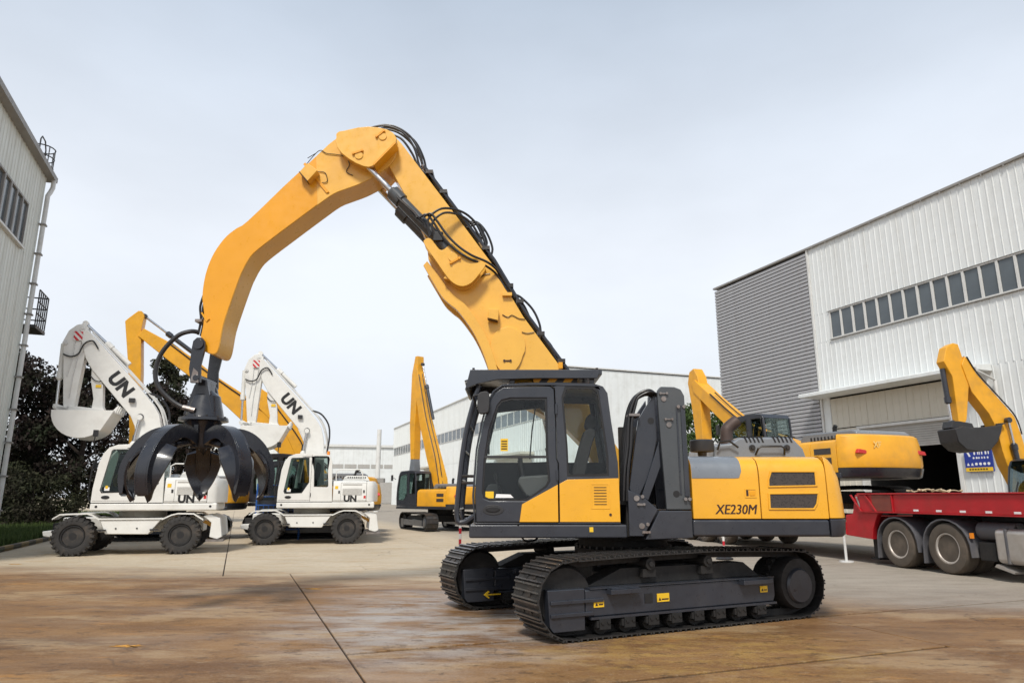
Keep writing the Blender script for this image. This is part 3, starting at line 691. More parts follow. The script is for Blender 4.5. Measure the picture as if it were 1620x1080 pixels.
    sp.prism(ring, cy - 0.05, cy + 0.05); sp.lathe([(0.30, -0.25), (0.32, -0.21), (0.32, 0.21), (0.30, 0.25)], (xr, cy, zc), 28)
    part('sprocket', sp, MUD, tf)
    fd = MB(); fd.lathe([(0.22, -0.10), (0.215, -0.26), (0.195, -0.285), (0.0, -0.29)] if side < 0 else [(0.22, 0.10), (0.215, 0.26), (0.195, 0.285), (0.0, 0.29)], (xr, cy, zc - 0.03), 28)
    part('final_drive', fd, fmat, tf)
    if detail:
        for k in range(9):
            x = xf + 0.42 + k * 0.325
            if x > xr - 0.4: break
            rl = MB(); rl.lathe([(0.04, -0.21), (0.095, -0.20), (0.10, -0.13), (0.075, -0.11), (0.075, 0.11), (0.10, 0.13), (0.095, 0.20), (0.04, 0.21)], (x, cy, 0.13), 16); part('track_roller', rl, MUD, tf)
            bk = MB(); bk.box(x - 0.07, x + 0.07, a - 0.10, a - 0.04, 0.10, 0.204); bk.box(x - 0.10, x - 0.075, a - 0.09, a - 0.03, 0.12, 0.19); bolt(bk, (x - 0.04, a - 0.10, 0.17)); bolt(bk, (x + 0.04, a - 0.10, 0.17)); part('roller_bracket', bk, MUD, tf)
        for x in (-0.61, 0.24):
            rl = MB(); rl.lathe([(0.03, -0.24), (0.065, -0.24), (0.07, -0.15), (0.06, -0.14), (0.06, 0.14), (0.07, 0.15), (0.03, 0.16)], (x, cy, 0.745), 16); rl.cyl((x, a - 0.055, 0.745), (x, a - 0.07, 0.745), 0.03, n=8); part('carrier_roller', rl, MUD, tf)
            bk = MB(); bk.box(x - 0.09, x + 0.09, a - 0.02, b, 0.60, 0.69); part('carrier_bracket', bk, MUD, tf)
    # chain and shoes
    ch = MB(); m_ = len(P)
    for yy in (cy - 0.10, cy + 0.06):
        rings = []
        for i in range(m_):
            tx, tz = P[(i + 1) % m_][0] - P[i - 1][0], P[(i + 1) % m_][1] - P[i - 1][1]; l = math.hypot(tx, tz); nx, nz = -tz / l, tx / l
            p0 = (P[i][0] - nx * 0.035, P[i][1] - nz * 0.035); p1 = (P[i][0] - nx * 0.11, P[i][1] - nz * 0.11)
            rings.append([(p0[0], yy, p0[1]), (p0[0], yy + 0.04, p0[1]), (p1[0], yy + 0.04, p1[1]), (p1[0], yy, p1[1])])
        rings.append(rings[0]); ch.loft(rings, cap=False)
    part('track_chain', ch, MUD, tf)
    pitch = tot / n
    if detail:
        me = shoe or shoe_mesh(pitch, w, STEEL_D)
        for i in range(m_):
            tx, tz = P[(i + 1) % m_][0] - P[i - 1][0], P[(i + 1) % m_][1] - P[i - 1][1]
            obj('track_shoe', me, STEEL_D, tf, (P[i][0], cy, P[i][1]), (0, math.atan2(-tz, tx), 0), smooth=False)
    else:
        sh = MB()
        for i in range(m_):
            tx, tz = P[(i + 1) % m_][0] - P[i - 1][0], P[(i + 1) % m_][1] - P[i - 1][1]; l = math.hypot(tx, tz); tx /= l; tz /= l; nx, nz = -tz, tx
            h = pitch * 0.47; vs = []
            for q, d in ((-h, -0.035), (h, -0.035), (h, -0.02), (-h, -0.02)):
                for yy in (cy - w / 2, cy + w / 2): vs.append((P[i][0] + tx * q + nx * d, yy, P[i][1] + tz * q + nz * d))
            sh.add(vs, [(0, 2, 3, 1), (2, 4, 5, 3), (4, 6, 7, 5), (6, 0, 1, 7), (0, 6, 4, 2), (1, 3, 5, 7)])
            vs = []
            for q, d in ((h * 0.6, -0.02), (h * 0.9, -0.02), (h * 0.8, 0.0), (h * 0.7, 0.0)):
                for yy in (cy - w / 2, cy + w / 2): vs.append((P[i][0] + tx * q + nx * d, yy, P[i][1] + tz * q + nz * d))
            sh.add(vs, [(0, 2, 3, 1), (2, 4, 5, 3), (4, 6, 7, 5), (6, 0, 1, 7), (0, 6, 4, 2), (1, 3, 5, 7)])
        so = part('track_shoes', sh, STEEL_D, tf); so['kind'] = 'stuff'
    return tf
def cylinder_unit(parent, p0, p1, frac, rb, rr, bmat=None, name='hydraulic_cylinder'):
    """p0 = barrel end, p1 = rod end"""
    p0, p1 = Vector(p0), Vector(p1); m_ = p0.lerp(p1, frac); d = (p1 - p0).normalized()
    b = MB(); b.cyl(p0, m_, rb, n=18); b.cyl(m_ - d * 0.17, m_ + d * 0.02, rb * 1.28, n=18); b.cyl(m_ + d * 0.02, m_ + d * 0.06, rb * 1.0, rb * 0.8, 18)
    o = part(name, b, bmat or GRY, parent)
    r_ = MB(); r_.cyl(m_ + d * 0.05, p1, rr, n=14); part('piston_rod', r_, CHROME, o)
    e_ = MB(); e_.cyl(p1 + Vector((0, -0.07, 0)), p1 + Vector((0, 0.07, 0)), rb * 1.1, n=16); part('rod_eye', e_, bmat or GRY, o)
    return o

# ================================================================== MAIN MATERIAL HANDLER
ex = thing('material_handler', 'large yellow and charcoal tracked material handler with grapple in the foreground', 'excavator', (1.52, 9.84, 0))
URZ = R(25.8)
t1 = make_track(ex, -1.19, -1, rz=URZ)
t2 = make_track(ex, 1.19, 1, rz=URZ)
xf_ = MB()
xf_.prism([(-0.75, -0.55), (0.75, -0.55), (0.75, 0.55), (-0.75, 0.55)], 0.42, 0.72, 'z')
for s in (-1, 1):
    for e_ in (-1, 1):
        a = [(e_ * 0.35, s * 0.4), (e_ * 0.75, s * 0.4), (e_ * 1.15, s * 1.0), (e_ * 0.6, s * 1.0)]
        r0 = [(x, y, 0.36) for x, y in a]; r1 = [(x, y, 0.68 if i < 2 else 0.52) for i, (x, y) in enumerate(a)]
        xf_.loft([r0, r1])
part('car_body', xf_, MUD, ex, 0.02, rot=(0, 0, URZ))
sb = MB(); sb.lathe([(0.62, 0.72), (0.66, 0.73), (0.66, 0.83), (0.60, 0.84), (0.60, 0.94), (0.68, 0.95), (0.68, 1.02), (0.5, 1.03)], (0, 0, 0), 48, 'z')
sbo = part('swing_bearing', sb, MUD, ex)
sb = MB()
for k in range(36):
    t = 2 * math.pi * k / 36; sb.cyl((0.64 * math.cos(t), 0.64 * math.sin(t), 0.83), (0.64 * math.cos(t), 0.64 * math.sin(t), 0.865), 0.018, n=6)
bb_ = part('bearing_bolts', sb, STEEL_D, sbo); bb_['kind'] = 'stuff'

# --- upper deck
d = MB(); d.box(-1.2, 2.25, -0.55, 0.6, 1.035, 1.34); part('main_frame', d, GRY, ex, 0.02)
d = MB(); d.box(-2.03, -0.15, -1.37, -0.34, 1.02, 1.175); part('cab_platform', d, GRY, ex, 0.02)
for y0, y1 in ((-1.372, -0.56), (0.61, 1.372)):
    d = MB(); d.box(0.63, 2.262, y0, y1, 1.035, 1.235); part('side_skirt', d, GRY, ex, 0.03)
d = MB(); d.box(-1.55, 0.62, 0.61, 1.37, 1.04, 1.20); part('right_deck', d, GRY, ex, 0.02)
d = MB(); d.box(-0.9, 0.6, 0.66, 1.36, 1.205, 1.95); part('fuel_tank', d, GRYL, ex, 0.05)
d = MB(); d.box(-1.5, -0.92, 0.70, 1.36, 1.205, 1.60); part('tool_box', d, YEL, ex, 0.04)
d = MB(); d.tube([(-1.45, -1.38, 1.19), (-1.38, -1.2, 0.99), (-1.25, -1.05, 0.975), (-1.2, -0.9, 1.0)], 0.013, 6, 5); part('hanging_cable', d, HOSE, ex)
d = MB(); d.box(-0.60, -0.555, -1.374, -1.371, 1.09, 1.145); part('warning_sticker', d, STICK, ex)

# --- cab
CO = [(-1.97, 1.18), (-2.0, 1.5), (-1.965, 2.05), (-1.90, 2.40), (-1.84, 2.62), (-1.76, 2.78), (-1.64, 2.86), (-1.35, 2.885), (-0.9, 2.885), (-0.50, 2.87), (-0.39, 2.835), (-0.335, 2.75), (-0.30, 2.40), (-0.235, 1.9), (-0.225, 1.18)]
DG = [(-1.70, 2.60), (-1.65, 2.66), (-1.52, 2.69), (-1.09, 2.69), (-1.085, 2.0), (-1.06, 1.68), (-1.10, 1.61), (-1.34, 1.45), (-1.79, 1.45), (-1.86, 1.48), (-1.88, 1.56), (-1.86, 1.92), (-1.80, 2.30)]
RG = [(-0.86, 2.83), (-0.50, 2.83), (-0.445, 2.78), (-0.35, 1.98), (-0.35, 1.74), (-0.85, 1.73), (-0.86, 2.08), (-0.905, 2.70)]
DOOR = [(-1.945, 1.20), (-1.965, 1.52), (-1.935, 2.05), (-1.865, 2.40), (-1.805, 2.62), (-1.73, 2.755), (-1.63, 2.825), (-1.05, 2.835), (-1.0, 2.80), (-0.985, 2.4), (-0.985, 1.95), (-0.965, 1.90), (-0.965, 1.20)]
DOORO = [(a + (0.012 if a > -1.2 else -0.012), b + (0.012 if b > 2.3 else (-0.004 if b < 1.3 else 0))) for a, b in DOOR]
s_ = MB(); s_.prism(CO, -1.36, -1.31, 'y', [DOORO, RG]); cab = part('cab_side_frame', s_, GRY, ex, 0.012)
s_ = MB(); s_.prism(DOOR, -1.368, -1.325, 'y', [DG]); door = part('cab_door', s_, GRY, ex, 0.014)
s_ = MB(); s_.prism([(a, b) for a, b in DG], -1.352, -1.346); part('door_glass', s_, GLS, door)
for hole, own in ((DG, door), (RG, cab)):
    cx = sum(p[0] for p in hole) / len(hole); cz = sum(p[1] for p in hole) / len(hole); q = [(cx + (a - cx) * (0.91 if own is cab else 0.945), cz + (b - cz) * (0.945 if own is cab else 0.965)) for a, b in hole]
    s_ = MB(); s_.prism(hole, -1.3565, -1.3535, 'y', [q]); part('window_seal', s_, INK, own)
s_ = MB(); s_.prism(RG, -1.350, -1.344); part('rear_side_glass', s_, GLS, cab)
s_ = MB(); s_.box(-1.86, -1.085, -1.362, -1.34, 1.955, 1.985); part('window_rail', s_, PLAST, door)
s_ = MB(); s_.prism([(-1.43, 1.205), (-1.40, 1.41), (-0.969, 1.64), (-0.969, 1.205)], -1.374, -1.369); part('door_panel', s_, YEL, door, 0.002)
s_ = MB(); s_.prism([(-0.948, 1.205), (-0.948, 1.65), (-0.85, 1.70), (-0.232, 1.715), (-0.228, 1.205)], -1.368, -1.361); yp = part('side_panel', s_, YEL, cab, 0.003)
s_ = MB(); s_.prism([(-0.575, 1.355), (-0.345, 1.355), (-0.345, 1.655), (-0.575, 1.655)], -1.372, -1.368, 'y', [[(-0.56, 1.37), (-0.36, 1.37), (-0.36, 1.64), (-0.56, 1.64)]]); part('vent_frame', s_, YEL, yp, 0.002)
for k in range(7):
    s_ = MB(); s_.box(-0.535, -0.385, -1.372, -1.3685, 1.405 + k * 0.033, 1.413 + k * 0.033); part('vent_slot', s_, INKB, yp)
s_ = MB(); s_.cyl((-0.345, -1.369, 1.29), (-0.345, -1.376, 1.29), 0.016, n=10); part('lock_plug', s_, INKB, yp)
# door handle: recessed oval cup
s_ = MB(); ring = [(-1.745 + 0.125 * math.cos(t), 1.345 + 0.06 * math.sin(t)) for t in [2 * math.pi * k / 24 for k in range(24)]]
s_.prism(ring, -1.376, -1.3685); hc = part('handle_cup', s_, PLAST, door, 0.004)
s_ = MB(); ring = [(-1.75 + 0.085 * math.cos(t), 1.352 + 0.032 * math.sin(t)) for t in [2 * math.pi * k / 20 for k in range(20)]]
s_.prism(ring, -1.388, -1.3765); part('door_handle', s_, INK, door, 0.005)
s_ = MB(); s_.box(-1.84, -1.74, -1.3545, -1.3525, 1.48, 1.56); part('warning_sticker', s_, STICK, door)
s_ = MB(); s_.prism([(-1.72, 1.485), (-1.50, 1.485), (-1.54, 1.525), (-1.71, 1.53)], -1.3545, -1.3525); part('white_sticker', s_, INKW, door)
s_ = MB(); s_.box(-1.66, -1.57, -1.3545, -1.3525, 2.04, 2.19); part('warning_sticker', s_, STICK, door)
for k in range(4):
    s_ = MB(); s_.box(-1.65, -1.58, -1.3555, -1.3546, 2.06 + k * 0.03, 2.075 + k * 0.03); part('sticker_print', s_, INKB, door)
for zz in (1.75, 2.55):
    s_ = MB(); s_.cyl((-0.975, -1.375, zz - 0.06), (-0.975, -1.375, zz + 0.06), 0.016, n=10); part('door_hinge', s_, GRY, door)
# far side, front and rear frames, roof skin
s_ = MB(); s_.prism(CO, -0.42, -0.37, 'y', [[(-1.72, 2.62), (-1.05, 2.69), (-1.02, 1.96), (-1.88, 1.92)], [(-0.90, 2.75), (-0.46, 2.74), (-0.35, 1.98), (-0.36, 1.80), (-0.88, 1.80)]]); fs = part('cab_side_frame', s_, GRY, ex, 0.01)
s_ = MB(); s_.box(-1.86, -1.03, -0.40, -0.396, 1.93, 2.68); s_.box(-0.9, -0.36, -0.40, -0.396, 1.8, 2.75); part('far_side_glass', s_, GLS, fs)
def skin(seg, y0, y1, th, mat, name, parent, bev=0.01):
    n = len(seg); s = MB(); cx, cz = -1.1, 2.0; inner = []
    for i in range(n):
        a, b = seg[max(0, i - 1)], seg[min(n - 1, i + 1)]; tx, tz = b[0] - a[0], b[1] - a[1]; l = math.hypot(tx, tz); nx, nz = -tz / l, tx / l
        if (seg[i][0] + nx * 0.01 - cx) ** 2 + (seg[i][1] + nz * 0.01 - cz) ** 2 > (seg[i][0] - cx) ** 2 + (seg[i][1] - cz) ** 2: nx, nz = -nx, -nz
        inner.append((seg[i][0] + nx * th, seg[i][1] + nz * th))
    s.prism(list(seg) + inner[::-1], y0, y1); return part(name, s, mat, parent, bev)
roof = skin(CO[4:13], -1.311, -0.419, 0.04, GRYL, 'cab_roof', ex)
skin(CO[12:15], -1.311, -1.20, 0.04, GRY, 'rear_pillar', roof); skin(CO[12:15], -0.53, -0.419, 0.04, GRY, 'rear_pillar', roof)
s_ = MB(); s_.box(-0.268, -0.225, -1.2, -0.53, 1.18, 1.75); part('rear_panel', s_, GRY, roof)
s_ = MB(); s_.prism([(-0.315, 2.42), (-0.310, 2.42), (-0.24, 1.76), (-0.245, 1.76)], -1.19, -0.54); part('rear_glass', s_, GLS, roof)
skin(CO[0:5], -1.3, -0.43, 0.012, GLS, 'windscreen', roof, 0)
s_ = MB(); s_.box(-1.96, -0.23, -1.309, -0.421, 1.18, 1.22); part('cab_floor', s_, PLAST, ex)
s_ = MB(); s_.box(-0.6, -0.27, -1.29, -0.45, 1.225, 1.72); part('rear_shelf', s_, PLAST, ex)
s_ = MB(); s_.box(-1.95, -0.26, -0.432, -0.4215, 1.22, 1.945); part('dark_inner_panel', s_, INK, ex)  # black sheet added on the far wall to deepen shade low in the cab
s_ = MB(); s_.box(-1.96, -1.9, -1.30, -0.44, 1.225, 1.62); part('kick_panel', s_, INK, ex)
# seat and controls
seat = MB(); seat.prism(smooth2([(-1.20, 1.55), (-1.15, 1.50), (-0.72, 1.52), (-0.68, 1.60), (-0.78, 1.66), (-1.16, 1.65)], 3, True), -1.08, -0.66)
seat = part('seat', seat, SEAT, ex, 0.03)
b_ = MB(); b_.prism(smooth2([(-0.78, 1.62), (-0.62, 2.22), (-0.55, 2.34), (-0.46, 2.30), (-0.52, 2.1), (-0.66, 1.60)], 4, True), -1.06, -0.68); part('backrest', b_, SEAT, seat, 0.03)
b_ = MB(); b_.prism(smooth2([(-0.57, 2.36), (-0.54, 2.52), (-0.46, 2.52), (-0.45, 2.36)], 4, True), -0.99, -0.75); part('headrest', b_, SEAT, seat, 0.02)
b_ = MB(); b_.box(-1.15, -0.75, -0.98, -0.76, 1.225, 1.49); part('seat_base', b_, PLAST, seat)
for s0, s1 in ((-1.25, -1.10), (-0.64, -0.50)):
    c_ = MB(); c_.prism([(-1.45, 1.66), (-1.43, 1.74), (-0.80, 1.78), (-0.74, 1.60), (-1.1, 1.45), (-1.35, 1.50)], s0, s1); con = part('control_console', c_, SEATG, ex, 0.03)
    c_ = MB(); c_.tube([(-1.38, (s0 + s1) / 2, 1.74), (-1.40, (s0 + s1) / 2, 1.84), (-1.42, (s0 + s1) / 2, 1.97)], [0.02, 0.018, 0.03], 8); part('joystick', c_, PLAST, con)
c_ = MB(); c_.prism(smooth2([(-1.88, 1.24), (-1.86, 1.60), (-1.76, 1.66), (-1.66, 1.60), (-1.60, 1.24)], 3), -0.62, -0.44); part('front_console', c_, SEATG, ex, 0.02)
for yy in (-0.98, -0.80):
    c_ = MB(); c_.tube([(-1.62, yy, 1.22), (-1.66, yy, 1.5), (-1.72, yy, 1.72)], 0.014, 6); c_.cyl((-1.72, yy, 1.72), (-1.73, yy, 1.78), 0.024, n=8); part('travel_lever', c_, PLAST, ex)
c_ = MB(); c_.box(-1.84, -1.82, -0.60, -0.45, 2.05, 2.28); part('monitor', c_, INK, ex, 0.006)
c_ = MB(); c_.tube([(-1.30, -1.20, 1.95), (-1.27, -1.2, 2.3), (-1.22, -1.2, 2.62)], 0.009, 5); part('wiper_bar', c_, INK, ex)
# roof guard with lamps, front guard, mirror
rg = MB(); rg.box(-2.03, -0.40, -1.40, -1.345, 2.975, 3.035); rg.box(-2.03, -0.40, -0.385, -0.33, 2.975, 3.035); rg.box(-2.03, -1.97, -1.344, -0.386, 2.975, 3.035); rg.box(-0.46, -0.40, -1.344, -0.386, 2.975, 3.035)
rg = part('roof_guard', rg, GRY, ex, 0.008)
for k in range(8):
    b_ = MB(); b_.box(-1.96 + k * 0.19, -1.90 + k * 0.19, -1.344, -0.386, 2.98, 3.025); part('guard_slat', b_, GRY, rg)
for y0 in (-1.392, -0.385):
    b_ = MB(); b_.prism([(-2.04, 3.038), (-0.42, 3.038), (-0.46, 2.93), (-1.20, 2.93), (-1.70, 2.915), (-1.95, 2.86), (-2.09, 2.80), (-2.08, 2.87)], y0 - 0.012, y0 + 0.04); part('guard_bracket', b_, GRY, rg, 0.006)
b_ = MB(); b_.box(-1.96, -0.44, -1.34, -0.39, 2.955, 2.972); part('guard_plate', b_, GRY, rg)
b_ = MB(); b_.prism([(-2.04, 3.03), (-2.02, 3.03), (-2.085, 2.79), (-2.105, 2.80)], -1.344, -0.386); part('guard_visor', b_, GRY, rg)
for yy in (-1.28, -0.46):
    b_ = MB(); b_.cyl((-2.10, yy, 2.87), (-2.04, yy, 2.89), 0.055, n=16); lm = part('work_lamp', b_, INK, rg)
    b_ = MB(); b_.cyl((-2.106, yy, 2.868), (-2.101, yy, 2.87), 0.047, n=16); part('lamp_lens', b_, LENS, lm)
for xx in (-2.0, -0.46):
    b_ = MB(); b_.cyl((xx, -1.37, 3.035), (xx, -1.37, 3.065), 0.016, n=8); part('guard_bolt', b_, STEEL_D, rg)
for xx in (-1.55, -0.55):
    b_ = MB(); b_.box(xx, xx + 0.06, -1.33, -1.28, 2.88, 2.975); b_.box(xx, xx + 0.06, -0.45, -0.40, 2.88, 2.975); part('guard_foot', b_, GRY, rg)
b_ = MB(); b_.box(-1.25, -0.70, -1.30, -0.55, 2.895, 2.952); part('striped_beam', b_, YBK, rg)
b_ = MB(); b_.cyl((-0.5, -0.5, 2.9), (-0.5, -0.5, 2.985), 0.05, 0.045, 14); part('beacon', b_, STICKR, ex)
fg = MB()
for yy in (-1.33, -0.42):
    fg.tube([(-1.93, yy, 2.85), (-2.0, yy, 2.62), (-2.09, yy, 2.24), (-2.15, yy, 1.74), (-2.18, yy, 1.26), (-2.10, yy, 1.20), (-1.98, yy, 1.27)], 0.032, 8, 4)
for k, (xx, zz) in enumerate(((-1.99, 2.65), (-2.06, 2.37), (-2.11, 2.05), (-2.15, 1.70), (-2.175, 1.35))): fg.tube([(xx, -1.33, zz), (xx, -0.42, zz)], 0.02, 6)
for yy in (-1.1, -0.88, -0.65): fg.tube([(-1.98, yy, 2.65), (-2.08, yy, 2.24), (-2.14, yy, 1.74), (-2.17, yy, 1.35)], 0.012, 6)
fg = part('front_guard', fg, GRY, ex)
for zz in (1.66, 1.74):
    b_ = MB(); b_.tube([(-2.13, -1.33, zz), (-1.98, -1.34, zz)], 0.018, 6); part('guard_clamp', b_, STEEL_D, fg)
b_ = MB(); b_.tube([(-1.97, -1.36, 2.62), (-1.99, -1.44, 2.70), (-1.90, -1.46, 2.72)], 0.014, 6, 3); mi = part('mirror_arm', b_, PLAST, ex)
b_ = MB(); b_.prism(smooth2([(-1.93, 2.50), (-1.94, 2.70), (-1.88, 2.75), (-1.80, 2.73), (-1.80, 2.52), (-1.86, 2.48)], 3, True), -1.50, -1.43); part('mirror_housing', b_, PLAST, mi, 0.012)

# --- engine housing
def body_profile(in_=0.0):
    h = [(-1.37 + in_, 1.24), (-1.37 + in_, 1.72), (-1.365 + in_, 1.80), (-1.345 + in_, 1.87), (-1.30 + in_, 1.925), (-1.22 + in_, 1.965), (-1.10, 1.985 - in_)]
    return h + [(-y, z) for y, z in reversed(h)]
inner = MB(); inner.prism(body_profile(0.03), 0.66, 2.30, 'x'); part('engine_bay', inner, DARKIN, ex)
for a, b, nm in ((0.645, 1.452, 'engine_door'), (1.462, 2.262, 'radiator_door')):
    s_ = MB(); s_.prism(body_profile(), a, b, 'x'); d_ = part(nm, s_, YEL, ex, 0.008)
    if nm == 'engine_door': edoor = d_
    else: rdoor = d_
# grey wrap over the front upper corner of the door
def wrap(x0, x1, zlow, th, corner):
    pr = [q for q in body_profile(-th) if q[0] < -1.0]; pr = [(-1.37 - th, zlow)] + [q for q in pr if q[1] > zlow]
    mb = MB(); n = len(pr); base = [q for q in body_profile(0.001) if q[0] < -1.0]; base = [(-1.369, zlow)] + [q for q in base if q[1] > zlow]
    r0 = [(x0, y, z) for y, z in pr] + [(x0, y, z) for y, z in reversed(base)]
    r1 = []
    for i, (y, z) in enumerate(pr): r1.append((x1 - (corner if i == 0 else (corner * 0.35 if i == 1 else 0)), y, z))
    for i, (y, z) in reversed(list(enumerate(base))): r1.append((x1 - (corner if i == 0 else (corner * 0.35 if i == 1 else 0)), y, z))
    mb.loft([r0, r1]); return mb
part('grey_corner_panel', wrap(0.648, 1.25, 1.715, 0.005, 0.09), GRYL, edoor)
for q in range(2): text('model_lettering', 'XE230M', 0.160, (1.150 + q * 0.006, -1.3712 - q * 0.0008, 1.345), (R(90), 0, 0), INKB, edoor, shear=0.22, off=0.0, depth=0.0012, sx=0.88)
s_ = MB(); s_.prism([(1.275, 1.485), (1.415, 1.485), (1.415, 1.595), (1.275, 1.595)], -1.376, -1.3705, 'y', [[(1.29, 1.50), (1.40, 1.50), (1.40, 1.58), (1.29, 1.58)]]); part('latch_frame', s_, YEL, edoor, 0.002)
s_ = MB(); s_.box(1.292, 1.318, -1.3725, -1.3702, 1.505, 1.575); part('latch_recess', s_, INKB, edoor)
s_ = MB(); s_.box(1.33, 1.392, -1.377, -1.3702, 1.51, 1.565); part('latch', s_, YELD, edoor, 0.004)
for G_ in ([(1.615, 1.785), (2.13, 1.785), (2.13, 1.635), (1.575, 1.625), (1.58, 1.70)], [(1.575, 1.525), (2.145, 1.53), (2.12, 1.42), (2.08, 1.365), (1.57, 1.365)]):
    cx = sum(p[0] for p in G_) / len(G_); cz = sum(p[1] for p in G_) / len(G_)
    big = [(cx + (p[0] - cx) * 1.075, cz + (p[1] - cz) * 1.24) for p in G_]
    s_ = MB(); s_.prism(big, -1.384, -1.3705, 'y', [G_]); part('grille_frame', s_, YEL, rdoor, 0.005)
    s_ = MB(); s_.prism(G_, -1.3735, -1.3705); part('grille', s_, GRIL, rdoor)
# counterweight: plan outline pulled in towards the top
def cw_ring(z, k):
    half = [(2.272, -1.37 + 0.02 * k), (2.36 - 0.03 * k, -1.365 + 0.03 * k), (2.45 - 0.06 * k, -1.32 + 0.04 * k), (2.52 - 0.10 * k, -1.22 + 0.03 * k), (2.60 - 0.12 * k, -0.9), (2.66 - 0.12 * k, -0.45)]
    pl = half + [(a, -b) for a, b in reversed(half)]
    return [(a, b, z) for a, b in pl]
s_ = MB(); s_.loft([cw_ring(1.245, 0), cw_ring(1.5, 0.12), cw_ring(1.72, 0.35), cw_ring(1.86, 0.8), cw_ring(1.94, 1.5), cw_ring(1.985, 2.6)]); part('counterweight', s_, YEL, ex, 0.01, ang=50)
s_ = MB(); s_.loft([cw_ring(1.03, 0.4), cw_ring(1.06, 0.1), cw_ring(1.238, -0.05)]); part('counterweight_base', s_, GRY, ex, 0.012, ang=50)
# bonnet on top with louvres, handrail, pre-cleaner, exhaust
s_ = MB(); s_.prism([(1.14, 1.98), (1.16, 2.17), (1.38, 2.19), (1.50, 2.265), (2.20, 2.275), (2.34, 2.12), (2.38, 1.98)], -0.62, 0.75); bn = part('bonnet', s_, GRYL, ex, 0.035, seg=3)
for k in range(12):
    if k in (5, 6): continue
    s_ = MB(); x0 = 1.56 + k * 0.054
    s_.prism([(x0, 2.282), (x0 + 0.022, 2.282), (x0 + 0.05, 2.20), (x0 + 0.028, 2.20)], -0.6255, -0.30); part('louvre_slot', s_, INK, bn)
for xx in (1.66, 2.12):
    s_ = MB(); s_.cyl((xx, -0.62, 2.13), (xx, -0.645, 2.13), 0.04, n=14); s_.cyl((xx, -0.645, 2.13), (xx, -0.665, 2.13), 0.02, n=6); part('bonnet_clamp', s_, STEEL_D, bn)
s_ = MB(); s_.tube([(1.70, -0.63, 2.04), (1.72, -0.70, 2.12), (1.76, -0.70, 2.145), (2.02, -0.70, 2.145), (2.06, -0.70, 2.12), (2.08, -0.63, 2.04)], 0.014, 6); part('handrail', s_, INK, bn)
s_ = MB(); s_.tube([(1.19, -0.66, 2.10), (1.22, -0.7, 2.20), (1.34, -0.7, 2.215), (1.46, -0.68, 2.13)], 0.014, 6); part('handrail', s_, INK, bn)
s_ = MB(); s_.lathe([(0.05, 1.97), (0.06, 2.06), (0.15, 2.07), (0.155, 2.09), (0.155, 2.21), (0.14, 2.225), (0.0, 2.225)], (0.97, -0.72, 0), 28, 'z'); part('air_pre_cleaner', s_, PLAST, ex)
s_ = MB(); s_.tube([(1.42, -0.35, 2.15), (1.42, -0.35, 2.34), (1.45, -0.35, 2.42), (1.58, -0.35, 2.52)], [0.085, 0.085, 0.082, 0.078], 14, 5); part('exhaust_pipe', s_, M('burnt_exhaust', (0.085, 0.060, 0.052), 0.6, metal=0.4, var=0.3), ex)

# --- cab lift linkage between cab and engine
for yy in (-1.345, -0.75):
    s_ = MB(); s_.prism([(0.285, 2.70), (0.29, 2.79), (0.33, 2.835), (0.50, 2.83), (0.58, 2.80), (0.62, 2.72), (0.632, 1.345), (0.335, 1.345), (0.30, 2.2)], yy, yy + 0.07); po = part('lift_post', s_, GRY if yy > -1 else GRYM, ex, 0.012)
    if yy < -1:
        for (px, pz) in ((0.36, 2.72), (0.41, 2.40)):
            b_ = MB(); b_.cyl((px, yy, pz - 0.04), (px, yy - 0.012, pz - 0.04), 0.032, n=14); b_.box(px - 0.05, px + 0.05, yy - 0.016, yy, pz + 0.02, pz + 0.035); bolt(b_, (px - 0.04, yy - 0.016, pz + 0.028), r=0.016); bolt(b_, (px + 0.04, yy - 0.016, pz + 0.028), r=0.016); part('pin_lock', b_, RUST, po)
        b_ = MB(); b_.box(0.505, 0.525, yy - 0.012, yy, 1.52, 2.56); b_.box(0.56, 0.615, yy - 0.02, yy, 1.50, 2.60); part('post_rib', b_, GRY, po, 0.005)
        for (px, pz) in ((0.53, 2.58), (0.60, 2.58), (0.56, 1.47), (0.61, 1.47)):
            b_ = MB(); bolt(b_, (px, yy - 0.02, pz), r=0.022, h=0.02); part('post_bolt', b_, RUST, po)
        b_ = MB(); b_.cyl((0.46, yy + 0.001, 1.53), (0.46, yy - 0.003, 1.53), 0.04, n=18); part('post_hole', b_, INK, po)
    s_ = MB(); s_.prism([(0.275, 2.76), (0.16, 2.60), (0.06, 2.44), (0.01, 2.2), (-0.09, 1.60), (-0.06, 1.50), (0.02, 1.48), (0.18, 1.78), (0.28, 2.20)], yy + 0.10, yy + 0.17); ar = part('lift_arm', s_, GRY, ex, 0.012)
    if yy < -1:
        b_ = MB(); b_.cyl((0.21, yy + 0.10, 2.42), (0.21, yy + 0.096, 2.42), 0.04, n=18); part('arm_hole', b_, INK, ar)
    s_ = MB(); s_.prism([(0.29, 2.16), (0.30, 1.86), (0.13, 1.45), (0.05, 1.50)], yy + 0.06, yy + 0.095); part('lower_link', s_, GRY, ex, 0.008)
s_ = MB(); s_.prism([(-0.13, 1.58), (0.04, 1.51), (0.21, 1.36), (0.215, 1.33), (0.04, 1.04), (-0.13, 1.04)], -1.385, -1.345); br = part('linkage_bracket', s_, GRY, ex, 0.012)
